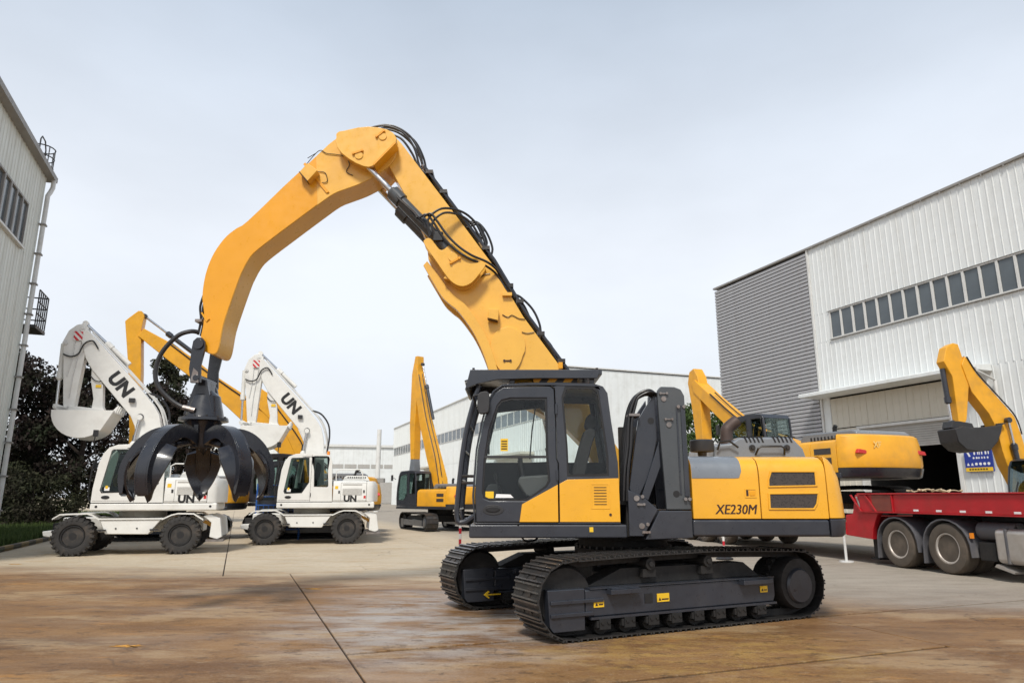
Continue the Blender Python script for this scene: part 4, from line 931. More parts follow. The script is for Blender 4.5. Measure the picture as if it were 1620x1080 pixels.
for (px, pz) in ((-0.03, 1.48), (0.02, 1.16)):
    b_ = MB(); b_.cyl((px, -1.385, pz), (px, -1.397, pz), 0.034, n=14); b_.box(px + 0.0, px + 0.10, -1.40, -1.386, pz - 0.085, pz - 0.06); bolt(b_, (px + 0.02, -1.40, pz - 0.07), r=0.016); bolt(b_, (px + 0.085, -1.40, pz - 0.07), r=0.016); bolt(b_, (px + 0.07, -1.386, pz + 0.02), r=0.022, h=0.02); part('pin_lock', b_, RUST, br)
s_ = MB(); s_.prism([(0.24, 1.335), (0.628, 1.335), (0.628, 1.02), (0.06, 1.0)], -1.372, -0.40); part('linkage_pedestal', s_, GRY, ex, 0.012)
s_ = MB(); s_.box(-0.13, 0.24, -1.2, -0.4, 1.03, 1.40); part('linkage_base', s_, MUD, ex)
s_ = MB(); s_.box(-0.1, 0.6, -0.66, -0.56, 1.4, 2.4); part('valve_screen', s_, MUD, ex)
# black hose bundle rolling over the linkage
for k in range(14):
    yy = -1.31 + (k % 7) * 0.045 + random.uniform(-0.01, 0.01); o_ = (k // 7) * 0.035 + random.uniform(-0.012, 0.012)
    h = MB(); h.tube([(0.30, yy + 0.06, 2.74 + o_ * 0.3), (0.20, yy, 2.79 - o_ * 0.5), (0.06, yy, 2.74 - o_), (-0.02 + o_, yy, 2.60), (-0.07 + o_, yy, 2.40), (-0.11 + o_ + random.uniform(-0.01, 0.02), yy, 2.1), (-0.14 + o_, yy, 1.8), (-0.16 + o_, yy + 0.02, 1.45)], 0.017, 8, 5)
    part('linkage_hose', h, HOSE, ex)
h = MB(); h.box(-0.075, 0.06, -1.34, -1.02, 2.47, 2.50); part('hose_clamp', h, RUST, ex)

# --- boom
BW = 0.21
bl = [(-3.42, 6.47), (-3.16, 5.97), (-2.97, 5.60), (-2.79, 5.20)]
low = [(-2.62, 4.62), (-2.50, 4.36), (-2.40, 4.24), (-2.30, 4.15), (-2.19, 4.02), (-2.08, 3.86), (-1.98, 3.68), (-1.91, 3.52), (-1.84, 3.36), (-1.78, 3.18), (-1.66, 3.0), (-1.45, 2.80), (-1.1, 2.62), (-0.80, 2.46), (-0.55, 2.20), (-0.40, 1.95), (-0.35, 1.75)]
rgt = [(-0.20, 1.60), (0.0, 1.62), (0.06, 1.80), (-0.02, 2.1), (-0.40, 2.70), (-0.79, 3.24), (-1.36, 4.04), (-1.83, 4.86), (-2.36, 5.60), (-2.93, 6.38), (-3.22, 6.78), (-3.35, 6.92), (-3.50, 6.93), (-3.60, 6.82), (-3.60, 6.68)]
boom = MB(); boom.prism([(-3.46, 6.52)] + bl[1:] + [(-2.75, 4.9)] + low + rgt, -BW, BW); boom = part('boom', boom, BOOMP, ex, 0.012)
# underside flange plates of the lower boom
lb = MB()
pl = [(-2.77, 4.80), (-2.70, 4.84), (-2.62, 4.74), (-2.45, 4.42)] + low[1:10] + [(-1.80, 3.10), (-1.55, 2.95), (-1.35, 3.5), (-1.6, 3.9), (-2.0, 4.4), (-2.3, 4.75)]
fo_ = smooth2([(-2.80, 4.80), (-2.66, 4.56), (-2.52, 4.33), (-2.40, 4.21), (-2.30, 4.13), (-2.18, 3.98), (-2.06, 3.80), (-1.96, 3.60), (-1.88, 3.40), (-1.80, 3.17), (-1.62, 2.97)], 4)
fi_ = smooth2([(-2.76, 4.85), (-2.58, 4.62), (-2.44, 4.42), (-2.32, 4.30), (-2.20, 4.20), (-2.08, 4.05), (-1.96, 3.86), (-1.86, 3.66), (-1.78, 3.44), (-1.70, 3.2), (-1.52, 3.0)], 4)
for s in (-1, 1):
    f_ = MB(); f_.prism([(a - 0.015, b - 0.015) for a, b in fo_] + fi_[::-1], s * (BW + 0.001), s * (BW + 0.075)); part('flange_plate', f_, BOOMP, boom, 0.006)
MBR = [(-2.79, 5.06), (-2.78, 5.13), (-2.72, 5.15), (-2.66, 5.10), (-2.57, 4.98), (-2.50, 4.98), (-2.36, 5.08), (-2.16, 4.92), (-1.98, 4.80), (-1.90, 4.74), (-1.99, 4.60), (-2.09, 4.48), (-2.21, 4.42), (-2.33, 4.45), (-2.44, 4.55), (-2.60, 4.78)]
MBRS = smooth2(MBR, 3, True)
for s in (-1, 1):
    for y0 in (0.23, 0.40):
        f_ = MB(); f_.prism(MBRS, s * (BW + 0.002 if y0 == 0.23 else y0), s * (y0 + 0.03)); pb = part('cylinder_bracket', f_, BOOMP, boom, 0.008)
    f_ = MB(); f_.prism([(-2.5, 4.55), (-2.2, 4.5), (-2.0, 4.75), (-2.3, 4.9)], s * (BW + 0.04), s * 0.399); part('bracket_filler', f_, BOOMP, boom)
def pin_lock(px, pz, y, parent, s=-1, r=0.07, a=0.0):
    b_ = MB(); b_.cyl((px, y, pz), (px, y + s * 0.014, pz), r, n=20)
    p_ = part('pin_boss', b_, BOOMP, parent, 0.003)
    b_ = MB(); c, si = math.cos(a), math.sin(a); L_ = 0.085; off = r * 0.95
    q = [(px + si * off + c * u - si * v, pz - c * off + si * u + c * v) for u, v in ((-L_, -0.014), (L_, -0.014), (L_, 0.014), (-L_, 0.014))]
    b_.prism(q, y - 0.0, y + s * 0.026)
    for e_ in (-1, 1): b_.cyl((px + si * off + c * e_ * 0.07, y, pz - c * off + si * e_ * 0.07), (px + si * off + c * e_ * 0.07, y + s * 0.034, pz - c * off + si * e_ * 0.07), 0.02, n=6)
    part('lock_bar', b_, YELD, parent)
pin_lock(-2.37, 4.86, -0.43, boom, a=R(30))
b_ = MB(); ring = [(-1.58 + 0.25 * math.cos(t) * (1.0 if math.sin(t) > -0.3 else 0.92), 3.60 + 0.27 * math.sin(t) * (1 if math.sin(t) > 0 else 1.5)) for t in [2 * math.pi * k / 32 for k in range(32)]]
b_.prism(ring, -BW - 0.035, -BW - 0.001); part('boss_plate', b_, BOOMP, boom, 0.006)
b_ = MB(); b_.box(-1.63, -1.54, -BW - 0.05, -BW - 0.0355, 3.37, 3.385); b_.cyl((-1.63, -BW - 0.036, 3.378), (-1.63, -BW - 0.055, 3.378), 0.016, n=8); b_.cyl((-1.54, -BW - 0.036, 3.378), (-1.54, -BW - 0.055, 3.378), 0.016, n=8); part('lock_bar', b_, INKB, boom)
def lamp_box(px, pz, y, parent, a=0.0, sc=1.0):
    c, s = math.cos(a), math.sin(a)
    def T(u, v): return (px + c * u - s * v, pz + s * u + c * v)
    b_ = MB(); b_.prism([T(u * sc, v * sc) for u, v in ((-0.09, -0.05), (0.07, -0.09), (0.08, 0.09), (-0.08, 0.10))], y - 0.15, y + 0.001); w_ = part('lamp_box', b_, BOOMP, parent, 0.006)
    b_ = MB(); b_.prism([T(u * sc, v * sc) for u, v in ((-0.10, -0.045), (0.065, -0.088), (0.06, -0.096), (-0.10, -0.056))], y - 0.14, y - 0.02); part('lamp_lens', b_, INKB, w_)
lamp_box(-1.78, 4.02, -BW, boom, R(0), 0.9)
b_ = MB(); b_.box(-1.66, -1.52, -BW - 0.06, -BW - 0.001, 4.33, 4.38); part('hose_bracket', b_, BOOMP, boom, 0.004)
b_ = MB(); b_.box(-0.86, -0.80, -BW - 0.02, -BW + 0.1, 3.27, 3.36); part('hose_bracket', b_, YELD, boom, 0.004)
# thin wires on the boom side
for pts in ([(-1.66, 4.06), (-1.58, 4.02), (-1.52, 4.05), (-1.42, 4.0), (-1.33, 3.99)], [(-1.38, 3.80), (-1.30, 3.78), (-1.20, 3.80)], [(-1.98, 4.62), (-1.92, 4.66), (-1.84, 4.68)]):
    b_ = MB(); b_.tube([(x, -BW - 0.012, z) for x, z in pts], 0.006, 5, 4); part('lamp_wire', b_, HOSE, boom)
# --- stick (gooseneck arm)
AW = 0.24
arm_poly = [(-3.40, 6.95), (-3.60, 7.00), (-3.80, 7.0), (-4.0, 6.95), (-4.16, 6.87), (-4.30, 6.76), (-4.43, 6.62), (-4.96, 6.04), (-5.45, 5.49), (-5.60, 5.38), (-5.74, 5.26), (-5.85, 5.10), (-5.93, 4.93), (-5.985, 4.73), (-6.01, 4.52), (-6.01, 4.30), (-5.965, 4.09), (-5.955, 3.9), (-5.98, 3.66), (-5.95, 3.56), (-5.85, 3.49), (-5.74, 3.47), (-5.69, 3.58), (-5.66, 3.90), (-5.58, 4.25), (-5.49, 4.60), (-5.45, 4.72), (-5.37, 4.90), (-5.26, 5.04), (-4.91, 5.34), (-4.43, 5.74), (-4.20, 5.92), (-4.02, 6.0), (-3.80, 6.09), (-3.58, 6.22), (-3.35, 6.42), (-3.28, 6.6), (-3.29, 6.8)]
arm = MB(); arm.prism(smooth2(arm_poly, 3, True), -AW, AW); arm = part('stick', arm, BOOMP, ex, 0.012)
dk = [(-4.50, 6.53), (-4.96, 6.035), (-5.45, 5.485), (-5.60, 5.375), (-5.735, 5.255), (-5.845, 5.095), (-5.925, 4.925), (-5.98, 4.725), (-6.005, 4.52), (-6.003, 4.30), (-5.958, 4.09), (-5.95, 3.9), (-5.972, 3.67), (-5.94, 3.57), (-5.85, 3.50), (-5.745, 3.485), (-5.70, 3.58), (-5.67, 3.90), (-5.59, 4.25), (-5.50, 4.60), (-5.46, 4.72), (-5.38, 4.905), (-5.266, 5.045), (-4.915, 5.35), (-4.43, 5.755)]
b_ = MB(); b_.prism(dk[:1] + smooth2(dk[1:-1], 3) + dk[-1:], -AW - 0.004, -AW - 0.0005); part('deep_yellow_side', b_, YELD, arm)  # thin overlay, deeper yellow than the rest of the stick side
HP = [(-4.15, 6.80), (-4.12, 6.85), (-4.05, 6.86), (-3.84, 6.915), (-3.68, 6.93), (-3.53, 6.915), (-3.40, 6.88), (-3.31, 6.83), (-3.25, 6.74), (-3.26, 6.65), (-3.42, 6.45), (-3.57, 6.29), (-3.65, 6.265), (-3.73, 6.28), (-3.84, 6.33), (-3.95, 6.40), (-4.06, 6.49), (-4.13, 6.58), (-4.165, 6.69)]
for s in (-1, 1):
    b_ = MB(); b_.prism(HP, s * (AW + 0.14), s * (AW + 0.19)); part('head_plate', b_, BOOMP, arm, 0.008)
    b_ = MB(); b_.prism([(x * 0.97 - 0.11, z * 0.97 + 0.2) for x, z in HP], s * (AW + 0.001), s * (AW + 0.139)); part('head_filler', b_, BOOMP, arm)
    b_ = MB(); b_.prism([(-3.27, 6.66), (-3.25, 6.64), (-3.56, 6.28), (-3.58, 6.30)], s * AW, s * (AW + 0.23)); part('head_flange', b_, YELD, arm)
pin_lock(-3.46, 6.76, -AW - 0.19, arm, a=R(-140), r=0.06); pin_lock(-3.80, 6.45, -AW - 0.19, arm, a=R(-160), r=0.06)
b_ = MB(); ring = [(-4.14 + 0.055 * math.cos(t), 6.86 + 0.055 * math.sin(t)) for t in [2 * math.pi * k / 18 for k in range(18)]]; b_.prism(ring, -0.30, -0.26, 'y', [[(-4.14 + 0.028 * math.cos(t), 6.86 + 0.028 * math.sin(t)) for t in [2 * math.pi * k / 12 for k in range(12)]]]); part('lifting_eye', b_, BOOMP, arm)
lamp_box(-4.56, 6.20, -AW, arm, R(-35), 1.2)
b_ = MB(); b_.prism([(-4.68, 6.40), (-4.65, 6.43), (-4.26, 5.95), (-4.30, 5.93)], -AW - 0.02, -AW - 0.005); part('weld_strip', b_, YELD, arm, 0.004)
for pts in ([(-4.66, 6.22), (-4.65, 6.36), (-4.50, 6.58), (-4.42, 6.63), (-4.34, 6.58), (-4.18, 6.56), (-4.05, 6.52), (-3.98, 6.40), (-4.02, 6.28), (-3.92, 6.22)], [(-4.46, 6.28), (-4.34, 6.26), (-4.30, 6.12), (-4.38, 6.10)], [(-4.62, 6.50), (-4.50, 6.58)]):
    b_ = MB(); b_.tube([(x, -AW - 0.014, z) for x, z in pts], 0.006, 5, 4); part('lamp_wire', b_, HOSE, arm)
b_ = MB(); b_.tube([(-5.99, -AW - 0.01, 4.08), (-5.90, -AW - 0.01, 3.95), (-5.87, -AW - 0.01, 3.99)], 0.012, 5); part('weld_strip', b_, YEL, arm)
# stick cylinders
for y in (-0.33, 0.33): cylinder_unit(ex, (-2.42, y, 4.98), (-3.80, y, 6.45), 0.62, 0.088, 0.045, bmat=GRYM, name='stick_cylinder')
h = MB(); h.tube([(-3.02, -0.43, 5.55), (-2.80, -0.43, 5.33), (-2.60, -0.43, 5.13)], 0.016, 6); h.tube([(-3.24, -0.40, 5.88), (-3.18, -0.44, 5.76), (-2.95, -0.44, 5.54), (-2.90, -0.44, 5.46)], 0.02, 6, 3); part('cylinder_pipe', h, STEEL_D, ex)
for pts, y in (([(-2.92, 5.50), (-2.80, 5.38), (-2.72, 5.25), (-2.55, 5.12)], -0.43), ):
    h = MB(); h.tube([(x, y, z) for x, z in pts], 0.02, 6, 4); part('cylinder_hose', h, HOSE, ex)
b_ = MB(); b_.box(-2.66, -2.52, -0.46, -0.40, 5.10, 5.24); part('valve_block', b_, INK, ex, 0.01)
# boom lift cylinders (behind the cab)
for y in (-0.36, 0.36): cylinder_unit(ex, (-0.75, y, 1.4), (-1.05, y, 2.72), 0.6, 0.085, 0.05, name='boom_cylinder')
# --- hoses along the boom back
back = [(-0.72, 3.16), (-0.79, 3.27), (-1.36, 4.07), (-1.83, 4.89), (-2.36, 5.63), (-2.90, 6.38)]
def offs(p, d):
    out_ = []
    for i in range(len(p)):
        a, b = p[max(0, i - 1)], p[min(len(p) - 1, i + 1)]; tx, tz = b[0] - a[0], b[1] - a[1]; l = math.hypot(tx, tz); out_.append((p[i][0] + tz / l * d, p[i][1] - tx / l * d))
    return out_
for k, y in enumerate((-0.18, -0.11, -0.04, 0.04, 0.11, 0.18)):
    h = MB(); h.tube([(x, y, z) for x, z in offs(back, 0.045 + 0.02 * (k % 2))], 0.020, 6); part('boom_pipe', h, STEEL_D if k % 2 else GRY, boom)
for x, z in ((-0.86, 3.38), (-1.15, 3.78), (-1.45, 4.26), (-1.60, 4.50), (-1.95, 5.08), (-2.60, 5.98), (-2.82, 6.30)):
    b_ = MB(); p_ = offs([(x - 0.03, z + 0.045), (x, z), (x + 0.03, z - 0.045)], -0.05)
    b_.box(x - 0.01, x + 0.10, -0.21, 0.21, z - 0.02, z + 0.035); part('pipe_clamp', b_, STEEL_D, boom)
hl = [
 [(-3.95, -0.10, 6.93), (-3.70, -0.10, 7.10), (-3.45, -0.10, 7.12), (-3.20, -0.10, 7.00), (-3.03, -0.10, 6.75), (-2.93, -0.10, 6.42), (-2.80, -0.12, 6.24)],
 [(-3.95, -0.02, 6.93), (-3.66, -0.02, 7.16), (-3.38, -0.02, 7.17), (-3.12, -0.02, 7.00), (-2.96, -0.02, 6.72), (-2.88, -0.02, 6.42), (-2.78, -0.04, 6.24)],
 [(-3.95, 0.06, 6.93), (-3.66, 0.06, 7.13), (-3.40, 0.06, 7.14), (-3.16, 0.06, 6.98), (-2.98, 0.06, 6.72), (-2.88, 0.06, 6.42), (-2.78, 0.05, 6.24)],
 [(-3.95, 0.14, 6.93), (-3.66, 0.14, 7.20), (-3.36, 0.14, 7.20), (-3.08, 0.14, 7.02), (-2.92, 0.14, 6.72), (-2.85, 0.14, 6.42), (-2.76, 0.13, 6.24)],
 [(-3.42, -0.16, 6.96), (-3.22, -0.18, 6.86), (-3.05, -0.18, 6.62), (-2.95, -0.18, 6.40), (-2.84, -0.16, 6.28)],
 [(-2.70, -0.44, 5.18), (-2.74, -0.46, 5.42), (-2.55, -0.44, 5.60), (-2.28, -0.30, 5.62), (-2.08, -0.2, 5.50), (-1.96, -0.16, 5.28), (-1.88, -0.14, 5.06), (-1.74, -0.14, 4.84)],
 [(-2.62, -0.44, 5.16), (-2.68, -0.46, 5.36), (-2.52, -0.44, 5.53), (-2.30, -0.30, 5.56), (-2.12, -0.2, 5.46), (-1.98, -0.14, 5.22), (-1.92, -0.1, 5.06), (-1.78, -0.08, 4.86)],
 [(-2.86, -0.45, 5.46), (-2.76, -0.46, 5.50), (-2.66, -0.46, 5.38), (-2.52, -0.46, 5.16), (-2.36, -0.46, 4.98), (-2.14, -0.46, 4.83), (-1.90, -0.36, 4.75), (-1.74, -0.22, 4.66), (-1.60, -0.20, 4.44), (-1.52, -0.18, 4.28)],
 [(-2.80, -0.47, 5.46), (-2.70, -0.49, 5.50), (-2.60, -0.49, 5.38), (-2.46, -0.49, 5.18), (-2.30, -0.49, 5.01), (-2.10, -0.48, 4.87), (-1.86, -0.38, 4.79), (-1.70, -0.24, 4.68), (-1.56, -0.22, 4.46), (-1.48, -0.2, 4.32)],
 [(-2.24, 0.0, 5.50), (-2.10, 0.0, 5.56), (-1.98, 0.0, 5.44), (-1.90, 0.0, 5.24), (-1.96, 0.02, 5.10), (-1.86, 0.04, 4.96)],
 [(-2.30, 0.1, 5.58), (-2.08, 0.1, 5.62), (-1.92, 0.1, 5.46), (-1.82, 0.1, 5.2), (-1.84, 0.1, 5.02), (-1.76, 0.1, 4.88)],
 [(-2.20, -0.1, 5.44), (-2.02, -0.1, 5.50), (-1.95, -0.12, 5.34), (-2.02, -0.1, 5.2), (-1.92, -0.1, 5.1)],
 [(-1.52, -0.1, 4.40), (-1.40, -0.1, 4.36), (-1.22, -0.08, 4.18), (-1.12, -0.08, 3.96), (-1.10, -0.08, 3.78)],
 [(-1.50, 0.0, 4.36), (-1.36, 0.0, 4.28), (-1.25, 0.0, 4.05), (-1.14, 0.0, 3.84)],
 [(-1.10, -0.1, 3.80), (-0.95, -0.1, 3.62), (-0.92, -0.1, 3.48), (-0.80, -0.1, 3.3)]]
for pts in hl:
    h = MB(); h.tube(pts, 0.0175, 8, 6); part('boom_hose', h, HOSE, boom)
for p in ((-2.03, -0.05, 5.36), (-1.94, 0.02, 5.22), (-2.0, -0.12, 5.2)):
    b_ = MB(); b_.cyl(p, (p[0] + 0.05, p[1], p[2] - 0.09), 0.03, n=8); part('hose_fitting', b_, CHROME, boom)
for z0 in (6.46, 6.38):
    b_ = MB()
    for y in (-0.10, -0.02, 0.06, 0.14): b_.cyl((-2.90, y, z0), (-2.86, y, z0 - 0.07), 0.027, n=8)
    part('hose_fitting', b_, RUST, boom)
# stick front pipes near the grapple pin
for k, y in enumerate((-0.14, -0.05, 0.05)):
    h = MB(); h.tube([(-6.03, y, 4.40), (-6.07, y, 4.2), (-6.04, y, 4.0), (-6.06, y, 3.78)], 0.018, 6, 4); part('stick_pipe', h, HOSE, arm)
b_ = MB(); b_.box(-6.10, -6.0, -0.2, 0.12, 3.96, 4.0); part('pipe_clamp', b_, RUST, arm)

# --- grapple
GX = -5.92
gr = MB(); gr.lathe([(0.10, 2.98), (0.20, 2.90), (0.235, 2.75), (0.27, 2.60), (0.33, 2.585), (0.335, 2.545), (0.26, 2.53), (0.20, 2.45), (0.17, 2.22), (0.15, 2.17), (0.0, 2.165)], (GX, 0, 0), 26, 'z')
gr = part('grapple', gr, GRAP, ex)
for s in (-1, 1):
    b_ = MB(); b_.prism([(-5.99, 3.70), (-5.92, 3.70), (-5.87, 3.64), (-5.86, 3.55), (-5.90, 3.30), (-5.88, 3.05), (-6.02, 3.05), (-6.06, 3.25), (-6.05, 3.55), (-6.04, 3.65)], s * 0.27, s * 0.32); part('yoke_plate', b_, GRAP, gr, 0.01)
    b_ = MB(); b_.cyl((-5.955, s * 0.32, 3.60), (-5.955, s * 0.345, 3.60), 0.075, n=18); part('yoke_pin', b_, GRAP, gr, 0.004)
b_ = MB(); b_.cyl((-5.955, -0.31, 3.60), (-5.955, 0.31, 3.60), 0.05, n=14); part('pivot_pin', b_, STEEL_D, gr)
b_ = MB(); b_.prism([(-6.02, 3.10), (-5.86, 3.12), (-5.82, 2.9), (-6.02, 2.88)], -0.17, 0.17); b_.cyl((-5.945, -0.33, 3.12), (-5.945, 0.33, 3.12), 0.055, n=14); part('cross_head', b_, GRAP, gr, 0.02)
for s in (-1, 1):
    b_ = MB(); b_.prism([(GX - 0.10, 3.05), (GX + 0.08, 3.05), (GX + 0.20, 2.62), (GX - 0.22, 2.62)], s * 0.12, s * 0.18); part('head_cheek', b_, GRAP, gr, 0.01)
b_ = MB(); b_.prism([(GX - 0.10, 3.06), (GX + 0.02, 3.05), (GX + 0.0, 3.20), (GX - 0.07, 3.26)], -0.326, -0.3205); part('scuffed_plate', b_, RUST, gr)
for k in range(12):
    t = 2 * math.pi * k / 12; b_ = MB(); b_.cyl((GX + 0.30 * math.cos(t), 0.30 * math.sin(t), 2.585), (GX + 0.30 * math.cos(t), 0.30 * math.sin(t), 2.61), 0.018, n=6); part('flange_bolt', b_, STEEL_D, gr)
b_ = MB(); b_.box(GX - 0.03, GX + 0.03, -0.22, -0.17, 2.17, 2.54); part('hub_rib', b_, GRAP, gr, 0.006)
def tine_meshes():
    # beam path (r, z), shell leaf behind it
    beam = smooth2([(0.20, 2.38), (0.43, 2.46), (0.67, 2.41), (0.88, 2.24), (1.02, 1.98), (1.05, 1.75), (1.00, 1.52)], 4)
    inn = smooth2([(0.20, 2.20), (0.43, 2.28), (0.61, 2.22), (0.78, 2.08), (0.90, 1.90), (0.95, 1.72), (0.96, 1.55)], 4)
    mb = MB()
    for s in (-1, 1): mb.prism(beam + inn[::-1], s * 0.075, s * 0.10)
    n = len(beam); L = []
    # top cover plate of the box beam
    mb.prism(beam + [(a * 0.985, b - 0.018) for a, b in reversed(beam)], -0.074, 0.074)
    mb.prism(inn + [(a * 1.0 + 0.004, b + 0.018) for a, b in reversed(inn)], -0.074, 0.074)
    # shell: pointed leaf following the outer curve
    sh = MB(); prof = smooth2([(0.80, 2.20), (0.88, 2.12), (0.95, 2.02), (1.0, 1.85), (1.005, 1.68), (0.965, 1.54), (0.89, 1.42)], 3); m_ = len(prof)
    rings = []
    for i, (r_, z) in enumerate(prof):
        t = i / (m_ - 1); w = 0.225 + 0.03 * min(1, t / 0.3) if t < 0.3 else 0.255 * (1 - ((t - 0.3) / 0.7) ** 1.45) + 0.008
        dr, dz = (prof[min(i + 1, m_ - 1)][0] - prof[max(i - 1, 0)][0]), (prof[min(i + 1, m_ - 1)][1] - prof[max(i - 1, 0)][1]); l = math.hypot(dr, dz); nr, nz = dz / l, -dr / l
        cv = 0.32 * w
        rings.append([(r_ + nr * (cv + 0.03), -w, z + nz * (cv + 0.03)), (r_ + nr * 0.03, -w * 0.45, z + nz * 0.03), (r_ - 0.0, 0, z), (r_ + nr * 0.03, w * 0.45, z + nz * 0.03), (r_ + nr * (cv + 0.03), w, z + nz * (cv + 0.03)),
                      (r_ + nr * (cv + 0.055), w * 0.97, z + nz * (cv + 0.055)), (r_ + nr * 0.075, w * 0.4, z + nz * 0.075), (r_ + nr * 0.055, 0, z + nz * 0.055), (r_ + nr * 0.075, -w * 0.4, z + nz * 0.075), (r_ + nr * (cv + 0.055), -w * 0.97, z + nz * (cv + 0.055))])
    sh.loft(rings)
    return mb.mesh('grapple_tine'), sh.mesh('tine_shell')
tm, sm_ = tine_meshes(); tm.materials.append(GRAP); sm_.materials.append(GRAP)
for k in range(5):
    a = R(111 + 72 * k)
    o_ = obj('grapple_tine', tm, GRAP, gr, (GX, 0, 0), (0, 0, a), bev=0.006)
    obj('tine_shell', sm_, GRAP, gr, (GX, 0, 0), (0, 0, a), ang=22)
    c_ = MB(); d_ = Vector((math.cos(a), math.sin(a), 0)); p0 = Vector((GX, 0, 2.26)) + d_ * 0.16; p1 = Vector((GX, 0, 2.14)) + d_ * 0.74
    m0 = p0.lerp(p1, 0.62); c_.cyl(p0, m0, 0.055, n=12); c_.cyl(m0, p1, 0.03, n=10); part('tine_cylinder', c_, GRAP, gr)
h = MB(); h.tube([(-6.02, -0.2, 3.80), (-6.12, -0.26, 3.80), (-6.28, -0.30, 3.72), (-6.46, -0.32, 3.48), (-6.52, -0.32, 3.22), (-6.46, -0.32, 3.00), (-6.26, -0.30, 2.80), (-6.08, -0.28, 2.70), (-5.94, -0.26, 2.67)], 0.032, 10, 6); part('grapple_hose', h, HOSE, gr)
h = MB(); h.tube([(-6.10, -0.28, 2.71), (-5.94, -0.26, 2.67)], 0.038, 8); part('hose_fitting', h, RUST, gr)
# ================================================================== OTHER MACHINES
def cab_unit(root, out_, dh, rh, y0, y1, paint, gl, front=(0, 5), rear=(-2, None), dx=0.0, dz=0.0):
    def sh(l): return [(a + dx, b + dz) for a, b in l]
    out_, dh, rh = sh(out_), sh(dh), sh(rh)
    s_ = MB(); s_.prism(out_, y0, y0 + 0.05, 'y', [dh, rh]); c = part('cab', s_, paint, root, 0.012)
    s_ = MB(); s_.prism(dh, y0 + 0.02, y0 + 0.026); part('door_glass', s_, gl, c)
    s_ = MB(); s_.prism(rh, y0 + 0.02, y0 + 0.026); part('rear_side_glass', s_, gl, c)
    for hole in (dh, rh):
        cx = sum(p[0] for p in hole) / len(hole); cz = sum(p[1] for p in hole) / len(hole)
        s_ = MB(); s_.prism([(cx + (a - cx) * 1.06, cz + (b - cz) * 1.04) for a, b in hole], y0 - 0.006, y0 - 0.0005, 'y', [hole]); part('window_seal', s_, INK, c)
    s_ = MB(); s_.prism(out_, y1 - 0.05, y1, 'y', [dh, rh]); part('far_side', s_, paint, c)
    n = len(out_); cx = sum(p[0] for p in out_) / n; cz = sum(p[1] for p in out_) / n
    def strip(seg, a, b, th, mat, nm):
        inner = [(p[0] + (cx - p[0]) * th, p[1] + (cz - p[1]) * th) for p in seg]
        s = MB(); s.prism(list(seg) + inner[::-1], a, b); return part(nm, s, mat, c)
    strip(out_[front[1] - 1:n - 1], y0 + 0.051, y1 - 0.051, 0.04, paint, 'cab_roof')
    strip(out_[0:front[1]], y0 + 0.08, y1 - 0.08, 0.01, gl, 'windscreen')
    b0, b1 = out_[-2], out_[-1]; mid = (b0[0] + (b1[0] - b0[0]) * 0.55, b0[1] + (b1[1] - b0[1]) * 0.55)
    strip([b0, mid], y0 + 0.08, y1 - 0.08, 0.01, gl, 'rear_glass'); strip([mid, b1], y0 + 0.051, y1 - 0.051, 0.04, paint, 'rear_panel')
    s_ = MB(); s_.box(out_[0][0] + 0.05, out_[-1][0] - 0.05, y0 + 0.06, y1 - 0.06, out_[0][1], out_[0][1] + 0.05); part('cab_floor', s_, PLAST, c)
    w = out_[-1][0] - out_[0][0]; sx = out_[0][0] + w * 0.58; z = out_[0][1]
    s_ = MB(); s_.prism(smooth2([(sx - 0.28, z + 0.40), (sx + 0.12, z + 0.38), (sx + 0.16, z + 0.44), (sx + 0.30, z + 1.05), (sx + 0.24, z + 1.25), (sx + 0.15, z + 1.2), (sx + 0.05, z + 0.55), (sx - 0.26, z + 0.5)], 3, True), y0 + 0.25, y1 - 0.25); part('seat', s_, SEAT, c)
    s_ = MB(); s_.box(sx - 0.2, sx + 0.15, y0 + 0.3, y1 - 0.3, z + 0.05, z + 0.38); s_.box(sx - 0.4, sx + 0.1, y0 + 0.1, y0 + 0.22, z + 0.45, z + 0.6); part('console', s_, PLAST, c)
    s_ = MB(); s_.prism([(out_[0][0] + 0.02, z + 0.05), (out_[-1][0] - 0.02, z + 0.05), (out_[-1][0] - 0.03, z + 0.5), (out_[0][0] + 0.03, z + 0.42)], y1 - 0.075, y1 - 0.055); part('dark_inner_panel', s_, PLAST, c)
    return c
GCO = [(-1.97, 1.12), (-2.0, 1.5), (-1.965, 2.05), (-1.84, 2.62), (-1.74, 2.80), (-1.60, 2.87), (-0.9, 2.89), (-0.45, 2.86), (-0.335, 2.74), (-0.225, 1.12)]
GDG = [(-1.70, 2.62), (-1.09, 2.72), (-1.06, 1.70), (-1.34, 1.42), (-1.82, 1.42), (-1.86, 1.92)]
GRG = [(-0.86, 2.74), (-0.46, 2.73), (-0.36, 1.95), (-0.36, 1.74), (-0.88, 1.74)]
def lift_prism(root, nm, poly, w, mat, bev=0.01, y=0.0): s_ = MB(); s_.prism(poly, y - w, y + w); return part(nm, s_, mat, root, bev)
